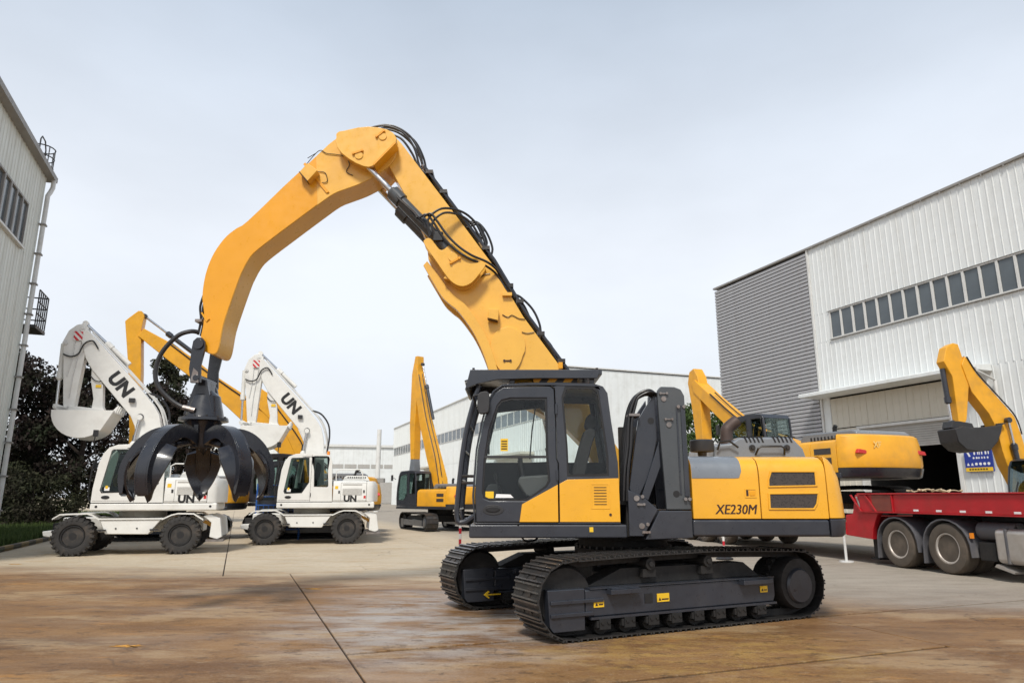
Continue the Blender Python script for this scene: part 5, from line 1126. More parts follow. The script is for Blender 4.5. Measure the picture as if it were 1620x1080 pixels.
def bucket(root, c, rad, w, a0, a1, mat, y=0.0, tip=None, nm='bucket'):
    """shell swept from angle a0 to a1 (degrees) about c in the x-z plane, open towards the rest"""
    pts = [(c[0] + rad * math.cos(R(a0 + (a1 - a0) * k / 12)), c[1] + rad * math.sin(R(a0 + (a1 - a0) * k / 12))) for k in range(13)]
    if tip: pts.append(tip)
    inner = [(c[0] + (p[0] - c[0]) * 0.95, c[1] + (p[1] - c[1]) * 0.95) for p in pts]
    s_ = MB(); s_.prism(pts + inner[::-1], y - w, y + w); b = part(nm, s_, mat, root, 0.006)
    for s in (-1, 1):
        s_ = MB(); s_.prism(pts, y + s * w, y + s * (w + 0.03)); part('side_plate', s_, mat, b, 0.005)
    e = pts[-1]; d = Vector((pts[-1][0] - pts[-2][0], 0, pts[-1][1] - pts[-2][1])).normalized()
    for k in range(5):
        yy = y - w + (k + 0.5) * (2 * w / 5); s_ = MB(); p = Vector((e[0], yy, e[1]))
        s_.loft([[p + Vector((0, -0.06, 0)) - d * 0.06 + Vector((-d.z, 0, d.x)) * q * 0.05 + (Vector((0, 0.12, 0)) if j else Vector()) for j, q in ((0, -1), (1, -1), (1, 1), (0, 1))], [p + d * 0.17 + Vector((0, -0.03, 0)) + Vector((-d.z, 0, d.x)) * q * 0.012 + (Vector((0, 0.06, 0)) if j else Vector()) for j, q in ((0, -1), (1, -1), (1, 1), (0, 1))]]); part('tooth', s_, mat, b)
    return b
def tracked_machine(name, label, loc, rz, boom, stick, sc=1.0, group=None, paint=None, cabpaint=None, bkt=None, cyls=(), hoses=(), track_rz=0.0, boom_w=0.22, boom_y=0.0, weights=None):
    paint = paint or YELO; cabpaint = cabpaint or GRY
    r = thing(name, label, 'excavator', loc, rz, group, sc)
    make_track(r, -1.19, -1, detail=False, n=46, rz=track_rz, fmat=GRY); make_track(r, 1.19, 1, detail=False, n=46, rz=track_rz, fmat=GRY)
    s_ = MB(); s_.box(-0.75, 0.75, -1.0, 1.0, 0.40, 0.72); part('car_body', s_, MUD, r, 0.02, rot=(0, 0, track_rz))
    s_ = MB(); s_.cyl((0, 0, 0.72), (0, 0, 1.02), 0.64, n=28); part('swing_bearing', s_, MUD, r)
    s_ = MB(); s_.box(-2.0, 2.24, -1.36, 1.36, 1.02, 1.15); part('deck', s_, GRY, r, 0.02)
    cab_unit(r, GCO, GDG, GRG, -1.36, -0.38, cabpaint, GLSD, dz=0.04)
    prof = [(-1.36, 1.16), (-1.36, 1.80), (-1.32, 1.92), (-1.20, 1.98), (1.20, 1.98), (1.32, 1.92), (1.36, 1.80), (1.36, 1.16)]
    s_ = MB(); s_.prism(prof, -0.15, 1.30, 'x'); part('engine_door', s_, paint, r, 0.01)
    s_ = MB(); s_.prism(prof, 1.315, 2.16, 'x'); rd = part('radiator_door', s_, paint, r, 0.01)
    for z0 in (1.38, 1.62):
        s_ = MB(); s_.box(1.45, 2.0, -1.368, -1.3605, z0, z0 + 0.15); part('grille', s_, GRIL, rd)
    s_ = MB(); s_.prism([(-1.55, 1.16), (-1.55, 1.55), (-0.2, 1.85), (-0.2, 1.16)], 0.55, 1.36); part('right_box', s_, paint, r, 0.03)
    def ring(z, k):
        h = [(2.175, -1.36 + 0.02 * k), (2.32 - 0.03 * k, -1.33 + 0.03 * k), (2.50 - 0.05 * k, -1.18 + 0.03 * k), (2.66 - 0.07 * k, -0.85), (2.75 - 0.08 * k, -0.4)]
        return [(a, b, z) for a, b in h + [(a, -b) for a, b in reversed(h)]]
    s_ = MB(); s_.loft([ring(1.27, 0.3), ring(1.34, 0), ring(1.62, 0), ring(1.90, 0.6), ring(2.05, 1.2), ring(2.10, 2.5)]); cw = part('counterweight', s_, paint, r, 0.01, ang=50)
    s_ = MB(); s_.loft([ring(1.03, 1.5), ring(1.06, 0.8), ring(1.265, -0.15)]); part('counterweight_base', s_, GRY, cw, ang=50)
    for yy in (-1.0, 1.0):
        s_ = MB(); s_.prism([(yy - 0.16, 1.62), (yy + 0.16, 1.60), (yy + 0.12, 1.69), (yy - 0.10, 1.72)], 2.55, 2.645, 'x'); part('tail_lamp', s_, STICKR, cw, 0.01)
    s_ = MB(); s_.prism([(0.35, 1.985), (0.40, 2.16), (0.55, 2.24), (2.15, 2.24), (2.28, 2.18), (2.30, 2.08)], -0.75, 1.1); hd = part('bonnet', s_, GRYL, r, 0.04)
    for k in range(8):
        s_ = MB(); s_.box(0.75 + k * 0.12, 0.80 + k * 0.12, -0.757, -0.751, 2.03, 2.13); part('louvre_slot', s_, INK, hd)
    s_ = MB(); s_.tube([(0.6, 0.3, 2.15), (0.6, 0.3, 2.45), (0.65, 0.3, 2.52)], 0.06, 10); part('exhaust_pipe', s_, MUD, r)
    s_ = MB(); s_.tube([(-2.0, -1.42, 2.5), (-2.12, -1.55, 2.6)], 0.015, 5); s_.prism([(-2.16, 2.42), (-2.16, 2.72), (-2.06, 2.72), (-2.06, 2.42)], -1.62, -1.55); part('mirror', s_, PLAST, r)
    q = 1.0 / sc
    b = lift_prism(r, 'boom', [(x * q, z * q) for x, z in boom], boom_w, paint, 0.02, boom_y)
    st = lift_prism(r, 'stick', [(x * q, z * q) for x, z in stick], boom_w * 0.82, paint, 0.02, boom_y)
    for i, (p0, p1, fr, dy) in enumerate(cyls):
        cylinder_unit(r, (p0[0] * q, boom_y + dy, p0[1] * q), (p1[0] * q, boom_y + dy, p1[1] * q), fr, 0.085, 0.045)
    for pts in hoses:
        h = MB(); h.tube([(x * q, boom_y - boom_w - 0.02, z * q) for x, z in pts], 0.025, 6, 4); part('boom_hose', h, HOSE, r)
        h = MB(); h.tube([(x * q + 0.04, boom_y - boom_w * 0.3, z * q + 0.05) for x, z in pts], 0.022, 6, 4); part('boom_hose', h, HOSE, r)
    if bkt: bkt(r, q)
    return r

# --- far long-boom excavator down the yard (seen from behind its tail)
def crusher(r, q):
    s_ = MB(); s_.prism([(-2.5, 3.6), (-2.2, 3.6), (-2.1, 2.9), (-2.25, 2.4), (-2.5, 2.4), (-2.62, 2.9)], -0.2, 0.2); part('attachment', s_, GRYL, r, 0.02)
fx = tracked_machine('excavator', 'distant yellow excavator with tall folded boom standing mid-yard', (-3.35, 33.2, 0), R(-47),
    [(-0.1, 1.6), (0.28, 1.7), (0.20, 2.3), (-0.35, 3.5), (-1.15, 5.3), (-1.85, 7.6), (-1.95, 8.0), (-2.2, 7.9), (-2.15, 7.2), (-1.55, 5.0), (-0.85, 3.2)],
    [(-1.95, 8.5), (-2.15, 8.5), (-2.40, 7.6), (-2.45, 5.0), (-2.30, 3.3), (-2.02, 3.3), (-2.02, 4.9), (-1.85, 7.4)], sc=0.92, boom_w=0.26,
    cyls=[((-0.75, 5.2), (-1.75, 8.05), 0.6, 0.0)], hoses=[[(0.2, 2.0), (-0.2, 3.4), (-1.0, 5.3), (-1.7, 7.5)]], track_rz=R(-16), bkt=crusher)

# --- yellow excavators parked behind the white ones
AZ = R(14); YD = Vector((math.cos(AZ), math.sin(AZ), 0))
def at_s(q, s): return tuple(Vector(q) + YD * s)
def sub(l, s): return [(a - s, b) for a, b in l]
S1 = -2.9
tracked_machine('excavator', 'yellow excavator with the long low boom rising left behind both white excavators', at_s((-6, 31, 0), S1), AZ,
    sub([(-9.95, 8.44), (-8.94, 7.92), (-7.75, 7.16), (-6.94, 6.52), (-5.74, 5.77), (-4.92, 5.10), (-4.12, 4.55), (-3.4, 3.9), (-2.0, 2.4), (-1.5, 1.7), (-1.9, 1.55), (-2.6, 1.9), (-3.6, 2.9), (-4.34, 3.46), (-5.17, 4.20), (-5.81, 4.71), (-6.47, 5.30), (-7.91, 6.42), (-8.86, 7.11), (-10.14, 8.1)], S1),
    sub([(-10.71, 8.72), (-10.60, 8.85), (-10.25, 9.2), (-10.12, 9.2), (-10.0, 9.01), (-10.05, 8.4), (-9.86, 6.58), (-9.66, 4.0), (-9.70, 2.9), (-9.95, 2.9), (-10.05, 4.2), (-10.38, 6.8)], S1), sc=1.1,
    cyls=[(( -7.72 - S1, 7.35), (-10.02 - S1, 9.02), 0.58, 0.0)], hoses=[[(-2.0 - S1, 2.6), (-4.1 - S1, 4.5), (-6.9 - S1, 6.4), (-8.9 - S1, 7.85)]], group='yellow excavators parked behind the white ones', boom_w=0.26)
S2 = -1.75
tracked_machine('excavator', 'yellow excavator whose curved boom passes right behind the farther white excavator', at_s((-6, 27.6, 0), S2), AZ,
    sub([(-4.15, 5.75), (-3.95, 5.65), (-3.79, 5.51), (-3.32, 5.25), (-2.65, 4.51), (-2.25, 3.72), (-2.03, 3.17), (-1.75, 1.7), (-2.1, 1.6), (-2.43, 3.0), (-2.84, 3.80), (-3.4, 4.33), (-3.89, 4.79), (-4.15, 5.2)], S2),
    sub([(-4.40, 5.8), (-4.2, 5.9), (-4.0, 5.8), (-4.0, 5.1), (-4.1, 2.0), (-4.3, 2.0), (-4.42, 5.0)], S2), sc=0.95, group='yellow excavators parked behind the white ones',
    hoses=[[(-1.9 - S2, 2.6), (-2.3 - S2, 3.6), (-3.3 - S2, 4.9)]])
S3 = -6.9
tracked_machine('excavator', 'yellow excavator mostly hidden behind the nearer white excavator, only its tail showing', at_s((-6, 27.8, 0), S3), AZ,
    [(-0.1, 1.6), (0.25, 1.8), (0.1, 2.3), (-0.9, 2.5), (-1.8, 2.3), (-1.8, 2.1), (-0.9, 2.1), (-0.4, 1.9)],
    [(-1.6, 2.5), (-1.4, 2.3), (-1.4, 1.2), (-1.6, 1.1), (-1.9, 2.1)], group='yellow excavators parked behind the white ones')

# --- white wheeled excavators
def wheel(parent, x, y, rad, w, side, tmat, rmat, lugs=0, hub_in=0.06, name='wheel'):
    t = MB(); h = w / 2
    t.lathe([(rad * 0.56, -h * 0.72), (rad * 0.62, -h * 0.95), (rad * 0.80, -h), (rad * 0.93, -h * 0.92), (rad * 0.985, -h * 0.7), (rad, -h * 0.3), (rad, h * 0.3), (rad * 0.985, h * 0.7), (rad * 0.93, h * 0.92), (rad * 0.80, h), (rad * 0.62, h * 0.95), (rad * 0.56, h * 0.72)], (0, 0, 0), 40)
    if lugs:
        for k in range(lugs):
            for s in (-1, 1):
                a = 2 * math.pi * (k + (0.5 if s > 0 else 0)) / lugs; da = 0.40 * 2 * math.pi / lugs; q = []
                for rr in (rad * 0.965, rad * 1.025):
                    for (aa, yy) in ((a - da * 0.5, s * h * 0.98), (a + da * 0.5, s * h * 0.98), (a + da * 1.3, s * h * 0.08), (a + da * 0.3, s * h * 0.08)):
                        q.append((rr * math.cos(aa), yy, rr * math.sin(aa)))
                t.add(q, [(0, 1, 2, 3), (4, 7, 6, 5), (0, 4, 5, 1), (1, 5, 6, 2), (2, 6, 7, 3), (3, 7, 4, 0)])
                q = []
                for rr, yy in ((rad * 0.82, s * h * 0.97), (rad * 0.82, s * h * 1.06), (rad * 1.02, s * h * 1.0), (rad * 1.02, s * h * 0.9)):
                    for aa in (a - da * 0.5, a + da * 0.5): q.append((rr * math.cos(aa), yy, rr * math.sin(aa)))
                t.add(q, [(0, 2, 3, 1), (2, 4, 5, 3), (4, 6, 7, 5), (6, 0, 1, 7), (0, 6, 4, 2), (1, 3, 5, 7)])
    ty = part('wheel', t, tmat, parent, loc=(x, y, rad), ang=30)
    s = side; r_ = MB(); R1 = rad * (0.57 if lugs else 0.61)
    r_.lathe([(R1, s * h * 0.70), (R1 * 0.985, s * h * 0.86), (R1 * 0.90, s * h * 0.86), (R1 * 0.82, s * h * 0.55), (R1 * 0.78, s * (h * 0.35 - hub_in)), (R1 * 0.45, s * (h * 0.55 - hub_in)), (R1 * 0.36, s * (h * 0.75 - hub_in)), (R1 * 0.34, s * (h * 1.0 - hub_in)), (0.0, s * (h * 1.0 - hub_in))], (0, 0, 0), 32)
    rm_ = part('rim', r_, rmat, ty, ang=40)
    if rmat is RIM:
        b_ = MB(); b_.lathe([(R1 * 0.78, s * (h * 0.37 - hub_in)), (R1 * 0.74, s * (h * 0.40 - hub_in + 0.008)), (R1 * 0.46, s * (h * 0.56 - hub_in + 0.006)), (R1 * 0.37, s * (h * 0.76 - hub_in + 0.006)), (R1 * 0.35, s * (h * 1.0 - hub_in + 0.006)), (0.0, s * (h * 1.0 - hub_in + 0.006))], (0, 0, 0), 32); part('wheel_disc', b_, DISC, ty, ang=40)
    for k in range(10):
        b_ = MB(); t_ = 2 * math.pi * k / 10; cx, cz = R1 * 0.56 * math.cos(t_), R1 * 0.56 * math.sin(t_); b_.cyl((cx, s * (h * 0.5 - hub_in), cz), (cx, s * (h * 0.72 - hub_in), cz), R1 * (0.075 if lugs else 0.055), n=6); part('wheel_nut', b_, RUST if lugs else rmat, ty)
    for k in range(8 if lugs == 0 else 0):
        b_ = MB(); t_ = 2 * math.pi * (k + 0.5) / 8; cx, cz = R1 * 0.70 * math.cos(t_), R1 * 0.70 * math.sin(t_); b_.cyl((cx, s * (h * 0.40 - hub_in), cz), (cx, s * (h * 0.56 - hub_in), cz), R1 * 0.13, n=12); part('hand_hole', b_, INK, ty)
    return ty
def wheeled_machine(label, loc, rz, rear_kit):
    r = thing('wheeled_excavator', label, 'excavator', loc, rz, 'white wheeled excavators')
    for x in (-1.27, 1.27):
        for s in (-1, 1): wheel(r, x, s * 1.06, 0.49, 0.44, s, TYRE, INK, lugs=22)
    s_ = MB(); s_.box(-1.75, 1.75, -0.42, 0.42, 0.55, 0.95); part('chassis', s_, WHT, r, 0.03)
    s_ = MB(); s_.cyl((-1.27, -0.85, 0.49), (-1.27, 0.85, 0.49), 0.13, n=14); s_.cyl((1.27, -0.85, 0.49), (1.27, 0.85, 0.49), 0.13, n=14); part('axle', s_, MUD, r)
    for s in (-1, 1):
        s_ = MB(); s_.prism([(-0.70, 0.90), (0.76, 0.90), (0.48, 0.52), (-0.54, 0.54)], s * 1.22, s * 0.60); bx_ = part('side_step_box', s_, WHT, r, 0.02)
        s_ = MB(); s_.box(-0.74, 0.80, s * 1.25 if s < 0 else 0.55, -0.55 if s < 0 else 1.25, 0.905, 0.94); part('step_plate', s_, WHT, bx_)
        for xx in (-0.3, 0.2): 
            b_ = MB(); b_.cyl((xx, s * 1.22, 0.68), (xx, s * 1.235, 0.68), 0.022, n=8); part('drain_plug', b_, INK, bx_)
        # fenders over both wheels
        for x, pl in ((-1.27, [(-1.78, 0.95), (-1.62, 1.06), (-1.0, 1.08), (-0.86, 1.03), (-0.70, 0.92)]), (1.27, [(0.78, 0.92), (1.0, 1.03), (1.16, 1.07), (1.55, 1.06), (1.80, 0.90)])):
            s_ = MB(); s_.prism(pl + [(a, b - 0.035) for a, b in reversed(pl)], s * 0.72, s * 1.26); part('fender', s_, WHT, r)
    s_ = MB(); s_.prism([(-2.05, 0.62), (-2.02, 0.50), (-1.80, 0.46), (-1.76, 0.64)], -0.95, 0.95); part('dozer_blade', s_, WHT, r, 0.02)
    s_ = MB(); s_.box(-2.0, -1.7, -0.3, 0.3, 0.55, 0.8); part('blade_arm', s_, MUD, r)
    for s in (-1, 1):
        s_ = MB(); s_.prism([(1.78, 0.98), (1.95, 1.02), (2.22, 0.92), (2.30, 0.42), (2.18, 0.36), (1.98, 0.42), (2.0, 0.8)], s * 0.75, s * 1.10); ot = part('outrigger', s_, WHT, r, 0.02)
        s_ = MB(); s_.prism([(1.75, 0.80), (1.80, 0.86), (2.05, 0.72), (2.0, 0.66)], s * 0.55, s * 0.74); part('outrigger_link', s_, YELO, ot)
        s_ = MB(); s_.box(1.9, 2.35, s * 0.7, s * 1.15, 0.30, 0.36); part('outrigger_foot', s_, RUST, ot)
    s_ = MB(); s_.cyl((0.1, 0, 0.95), (0.1, 0, 1.14), 0.6, n=28); part('swing_bearing', s_, CLADC, r)
    s_ = MB(); s_.box(-0.97, 2.12, -1.25, 1.25, 1.13, 1.33); part('deck', s_, WHT, r, 0.04)
    for xx in (-0.82, 1.95):
        b_ = MB(); b_.cyl((xx, -1.25, 1.24), (xx, -1.258, 1.24), 0.032, n=12); part('tie_hole', b_, INK, r)
    UO = [(-0.96, 1.335), (-0.955, 1.7), (-0.88, 2.36), (-0.80, 2.62), (-0.68, 2.78), (-0.48, 2.86), (0.0, 2.89), (0.46, 2.88), (0.63, 2.80), (0.70, 2.62), (0.76, 1.335)]
    cb = cab_unit(r, UO, [(-0.60, 2.68), (-0.56, 2.71), (-0.06, 2.73), (-0.02, 1.96), (-0.22, 1.63), (-0.72, 1.61), (-0.76, 1.68)], [(0.13, 2.78), (0.53, 2.78), (0.60, 1.86), (0.57, 1.82), (0.17, 1.83)], -1.25, -0.33, WHT, GLSD)
    s_ = MB(); ring = [(-0.63 + 0.10 * math.cos(t), 1.48 + 0.045 * math.sin(t)) for t in [2 * math.pi * k / 20 for k in range(20)]]; s_.prism(ring, -1.262, -1.2505); part('door_handle', s_, INK, cb)
    s_ = MB(); s_.box(0.045, 0.053, -1.2525, -1.2495, 1.34, 2.84); s_.box(-0.93, 0.045, -1.2525, -1.2495, 1.385, 1.392); part('door_seam', s_, INKB, cb)
    s_ = MB(); s_.box(-0.68, -0.56, -1.236, -1.233, 1.65, 1.74); part('white_sticker', s_, INKW, cb); s_ = MB(); s_.box(-0.66, -0.60, -1.238, -1.2365, 1.70, 1.78); part('warning_sticker', s_, STICK, cb)
    for yy in (-1.2, -0.38):
        s_ = MB(); s_.tube([(-0.92, yy, 2.60), (-1.02, yy, 2.3), (-1.05, yy, 1.7), (-1.02, yy, 1.42), (-0.96, yy, 1.40)], 0.022, 6, 3); part('grab_rail', s_, INK, r)
    s_ = MB(); s_.cyl((0.55, -0.6, 2.88), (0.55, -0.6, 3.0), 0.05, 0.045, 12); part('beacon', s_, ORANGE, r)
    s_ = MB(); s_.tube([(-0.94, -1.28, 2.45), (-1.02, -1.42, 2.9), (-1.0, -1.42, 3.15)], 0.014, 5); s_.prism([(-1.06, 3.05), (-0.94, 3.05), (-0.94, 3.22), (-1.06, 3.22)], -1.46, -1.41); part('mirror', s_, INK, r)
    prof = [(-1.25, 1.34), (-1.25, 1.88), (-1.22, 1.97), (-1.12, 2.01), (1.12, 2.01), (1.22, 1.97), (1.25, 1.88), (1.25, 1.34)]
    s_ = MB(); s_.prism(prof, 0.775, 1.845, 'x'); hs = part('engine_housing', s_, WHT, r, 0.012)
    def ring2(z, k):
        h = [(1.855, -1.25 + 0.02 * k), (2.0, -1.24 + 0.04 * k), (2.10 - 0.02 * k, -1.15 + 0.04 * k), (2.22 - 0.04 * k, -0.7), (2.28 - 0.05 * k, 0)]
        return [(a, b, z) for a, b in h[:-1] + [h[-1]] + [(a, -b) for a, b in reversed(h[:-1])]]
    s_ = MB(); s_.loft([ring2(1.335, 0), ring2(1.7, 0), ring2(1.92, 0.5), ring2(2.0, 1.6)]); part('counterweight', s_, WHT, r, 0.012, ang=50)
    s_ = MB(); s_.box(1.08, 1.70, -1.2525, -1.2495, 1.54, 1.76); part('grille', s_, SHUT, hs)
    for k in range(7):
        s_ = MB(); s_.box(1.09, 1.69, -1.262, -1.253, 1.552 + k * 0.03, 1.566 + k * 0.03); part('grille_slat', s_, WHT, hs)
    s_ = MB(); s_.box(1.08, 1.70, -1.2525, -1.2495, 1.86, 1.90); part('vent_slot', s_, SHUT, hs)
    text('body_lettering', 'UN', 0.27, (1.33, -1.2515, 1.43), (R(90), 0, 0), INK, hs, off=0.014, depth=0.0015, sx=1.05)
    s_ = MB(); s_.prism([(1.05, 2.0), (1.12, 2.14), (1.20, 2.18), (1.86, 2.18), (1.95, 2.02)], -0.9, 0.9); bo = part('bonnet', s_, WHT, r, 0.02)
    for k in range(9):
        s_ = MB(); s_.box(1.22 + k * 0.07, 1.255 + k * 0.07, -0.907, -0.901, 2.10, 2.15); part('louvre_slot', s_, INK, bo)
    s_ = MB(); s_.box(0.80, 1.04, -1.0, -0.6, 2.012, 2.10); part('top_box', s_, GRYL, bo)
    s_ = MB(); s_.tube([(1.45, -0.5, 2.18), (1.50, -0.5, 2.34), (1.62, -0.5, 2.40)], 0.04, 8); s_.box(1.50, 1.66, -0.56, -0.44, 2.28, 2.33); part('exhaust_pipe', s_, MUD, bo)
    if rear_kit:
        s_ = MB(); s_.box(2.0, 2.03, -1.2, -1.19, 1.8, 1.86); part('tail_mark', s_, STICKR, r)
    for x0, x1, z0, z1 in ((1.02, 1.026, 1.36, 1.95), (0.79, 1.84, 1.372, 1.378), (1.03, 1.83, 1.945, 1.950)):
        s_ = MB(); s_.box(x0, x1, -1.2535, -1.2495, z0, z1); part('panel_gap', s_, INK, hs)
    for x0, z0 in ((1.74, 1.62), (0.94, 1.60)):
        s_ = MB(); s_.box(x0, x0 + 0.05, -1.262, -1.2505, z0, z0 + 0.09); part('panel_latch', s_, PLAST, hs)
    s_ = MB(); s_.box(0.83, 0.93, -1.2535, -1.2505, 1.74, 1.84); part('warning_sticker', s_, STICK, hs)
    s_ = MB(); s_.box(1.76, 1.83, -1.2535, -1.2505, 1.44, 1.53); part('red_sticker', s_, STICKR, hs)
    s_ = MB(); s_.tube([(0.85, -1.12, 2.01), (0.85, -1.12, 2.32), (0.95, -1.12, 2.38), (1.60, -1.12, 2.38), (1.70, -1.12, 2.32), (1.70, -1.12, 2.01)], 0.018, 6); part('handrail', s_, WHT, r)
    s_ = MB(); s_.box(-0.97, 0.77, -1.2535, -1.2495, 1.328, 1.338); part('cab_gap', s_, INK, cb)
    for zz in (1.55, 2.6):
        s_ = MB(); s_.cyl((0.06, -1.262, zz - 0.06), (0.06, -1.262, zz + 0.06), 0.014, n=8); part('door_hinge', s_, PLAST, cb)
    for xx in (-0.62, 0.62):
        s_ = MB(); s_.box(xx - 0.10, xx + 0.10, -1.30, -1.225, 0.62 if xx < 0 else 0.62, 0.66); part('step_tread', s_, PLAST, r)
    for y in (-0.2, 0.15):
        s_ = MB(); s_.tube([(0.30, y, 1.6), (-0.42, y, 1.5), (-0.55, y, 2.0), (-0.40, y, 2.6), (-0.34, y, 3.2)], 0.022, 6, 4); part('cylinder_hose', s_, HOSE, r)
    # boom, stick, bucket
    by = -0.05
    bp = [(-2.02, 6.12), (-1.86, 6.18), (-1.72, 6.05), (-0.41, 4.66), (0.10, 4.06), (0.26, 3.80), (0.36, 3.4), (0.40, 2.8), (0.45, 1.9), (0.10, 1.8), (-0.10, 2.2), (-0.24, 2.95), (-0.34, 3.45), (-0.48, 3.74), (-1.60, 5.02), (-1.80, 5.35), (-1.95, 5.8)]
    b = lift_prism(r, 'boom', bp, 0.19, WHT, 0.02, by)
    text('boom_lettering', 'UN', 0.50, (-0.83, by - 0.1935, 4.62), (R(90), R(47), 0), INK, b, off=0.026, depth=0.0015, sx=1.0)
    s_ = MB(); s_.prism([(-2.16, 6.10), (-1.94, 6.10), (-1.94, 5.84), (-2.16, 5.84)], by - 0.2, by - 0.194); part('hazard_plate', s_, RWD, b)
    s_ = MB(); s_.cyl((-0.22, by - 0.19, 3.72), (-0.22, by - 0.215, 3.72), 0.09, n=16); part('boom_pin', s_, INK, b)
    s_ = MB(); s_.tube([(-1.72, by - 0.1, 6.12), (-0.40, by - 0.1, 4.74), (0.14, by - 0.1, 4.16), (0.34, by - 0.1, 3.80), (0.46, by - 0.1, 3.3), (0.44, by - 0.1, 2.9)], 0.03, 6, 4); s_.tube([(-1.70, by + 0.05, 6.14), (-0.38, by + 0.05, 4.76), (0.18, by + 0.05, 4.16), (0.38, by + 0.05, 3.80), (0.5, by + 0.05, 3.3), (0.48, by + 0.05, 2.9)], 0.03, 6, 4); part('boom_pipe', s_, PVC, b)
    s_ = MB(); s_.tube([(-0.1, by - 0.1, 4.42), (0.22, by - 0.12, 4.30), (0.48, by - 0.12, 3.95), (0.54, by - 0.12, 3.5), (0.48, by - 0.1, 3.0)], 0.03, 6, 5); part('boom_hose', s_, HOSE, b)
    s_ = MB(); s_.tube([(-1.50, by - 0.22, 5.62), (-1.66, by - 0.24, 5.84), (-1.86, by - 0.24, 5.74), (-1.98, by - 0.22, 5.45), (-2.16, by - 0.22, 5.36), (-2.36, by - 0.2, 5.42)], 0.022, 6, 5); part('stick_hose', s_, HOSE, b)
    st = lift_prism(r, 'stick', [(-2.42, 5.82), (-2.32, 6.12), (-2.14, 6.30), (-1.96, 6.36), (-1.84, 6.24), (-1.80, 5.8), (-1.86, 5.0), (-1.92, 3.9), (-2.0, 3.78), (-2.14, 3.80), (-2.20, 4.0)], 0.15, WHT, 0.015, by)
    cylinder_unit(r, (-2.44, by, 5.75), (-2.40, by, 3.95), 0.55, 0.065, 0.035, WHT, 'bucket_cylinder')
    cylinder_unit(r, (-0.70, by, 5.25), (-1.95, by, 6.38), 0.5, 0.07, 0.04, WHT, 'stick_cylinder')
    for y in (-0.30, 0.22): cylinder_unit(r, (-0.45, y, 1.75), (-0.22, y, 3.70), 0.62, 0.07, 0.04, WHT, 'boom_cylinder')
    lk = MB(); lk.prism([(-2.44, 4.0), (-2.34, 4.02), (-2.0, 3.86), (-2.0, 3.74), (-2.36, 3.88)], by - 0.2, by - 0.16); lk.prism([(-2.44, 4.0), (-2.34, 4.02), (-2.0, 3.86), (-2.0, 3.74), (-2.36, 3.88)], by + 0.16, by + 0.2); part('bucket_link', lk, WHT, r, 0.01)
    s_ = MB(); s_.box(-0.55, -0.40, by - 0.28, by - 0.195, 4.12, 4.24); wl = part('work_lamp', s_, PLAST, b)
    for pts in ([(-1.95, 6.0), (-2.0, 5.4), (-2.06, 4.8), (-2.08, 4.2)], [(-2.12, 5.9), (-2.14, 5.3), (-2.2, 4.8)]):
        s_ = MB(); s_.tube([(x, by - 0.165, z) for x, z in pts], 0.016, 5, 4); part('stick_pipe', s_, PVC, st)
    for px_, pz_ in ((-1.98, 6.2), (-2.36, 5.75), (-2.06, 3.92)):
        s_ = MB(); s_.cyl((px_, by - 0.15, pz_), (px_, by - 0.185, pz_), 0.065, n=14); s_.cyl((px_, by - 0.185, pz_), (px_, by - 0.20, pz_), 0.03, n=6); part('stick_pin', s_, PVC, st)
    th = lift_prism(r, 'thumb', [(-1.62, 5.05), (-1.50, 5.02), (-1.28, 4.6), (-1.22, 4.0), (-1.16, 3.86), (-1.5, 3.82), (-1.48, 4.2), (-1.60, 4.7)], 0.13, WHT, 0.015, by)
    s_ = MB(); s_.tube([(-1.62, by - 0.16, 4.85), (-1.50, by - 0.17, 4.72), (-1.34, by - 0.17, 4.70), (-1.24, by - 0.16, 4.86)], 0.016, 5, 4); part('thumb_hose', s_, HOSE, th)
    s_ = MB(); s_.box(-1.46, -1.32, by - 0.15, by - 0.131, 4.52, 4.60); part('warning_mark', s_, STICK, th)
    bk = bucket(r, (-1.62, 3.78), 0.72, 0.55, 178, 318, WHT, by, tip=(-0.82, 3.84))
    s_ = MB(); s_.prism([(-2.36, 3.95), (-2.30, 3.70), (-1.7, 3.72), (-1.2, 3.80), (-1.14, 3.90), (-1.85, 3.96)], by - 0.2, by + 0.2); part('bucket_hinge', s_, WHT, bk, 0.015)
    return r
wheeled_machine('white wheeled excavator nearest the dark trees, largest of the two white ones', (-10.50, 20.007, 0), math.atan2(0.3002, 0.9539), True)
wheeled_machine('white wheeled excavator farther off in mid yard, smaller of the two white ones', (-6.916, 24.154, 0), math.atan2(0.237, 0.9715), True)

# blue steel cage trestle and a low yellow box behind the gap between the white machines
bt = thing('steel_rack', 'blue tubular steel rack between the two white excavators', 'rack', (-9.1, 25.2, 0), AZ)
for x in (0, 0.75, 1.5):
    for y in (0, 0.8):
        s_ = MB(); s_.tube([(x, y, 0), (x, y, 1.95 if x < 1 else 1.3)], 0.03, 6); part('rack_post', s_, BLUE, bt)
for z in (0.35, 0.75, 1.2):
    for y in (0, 0.8): s_ = MB(); s_.tube([(0, y, z), (1.5, y, z)], 0.022, 6); part('rack_rail', s_, BLUE, bt)
for k in range(9):
    s_ = MB(); s_.tube([(0.08 + k * 0.17, 0, 0.35), (0.08 + k * 0.17, 0, 1.2)], 0.012, 5); part('rack_bar', s_, BLUE, bt)
for z in (1.5, 1.9):
    s_ = MB(); s_.tube([(0, 0, z), (0.75, 0, z), (0.75, 0.8, z), (0, 0.8, z), (0, 0, z)], 0.022, 6); part('rack_rail', s_, BLUE, bt)

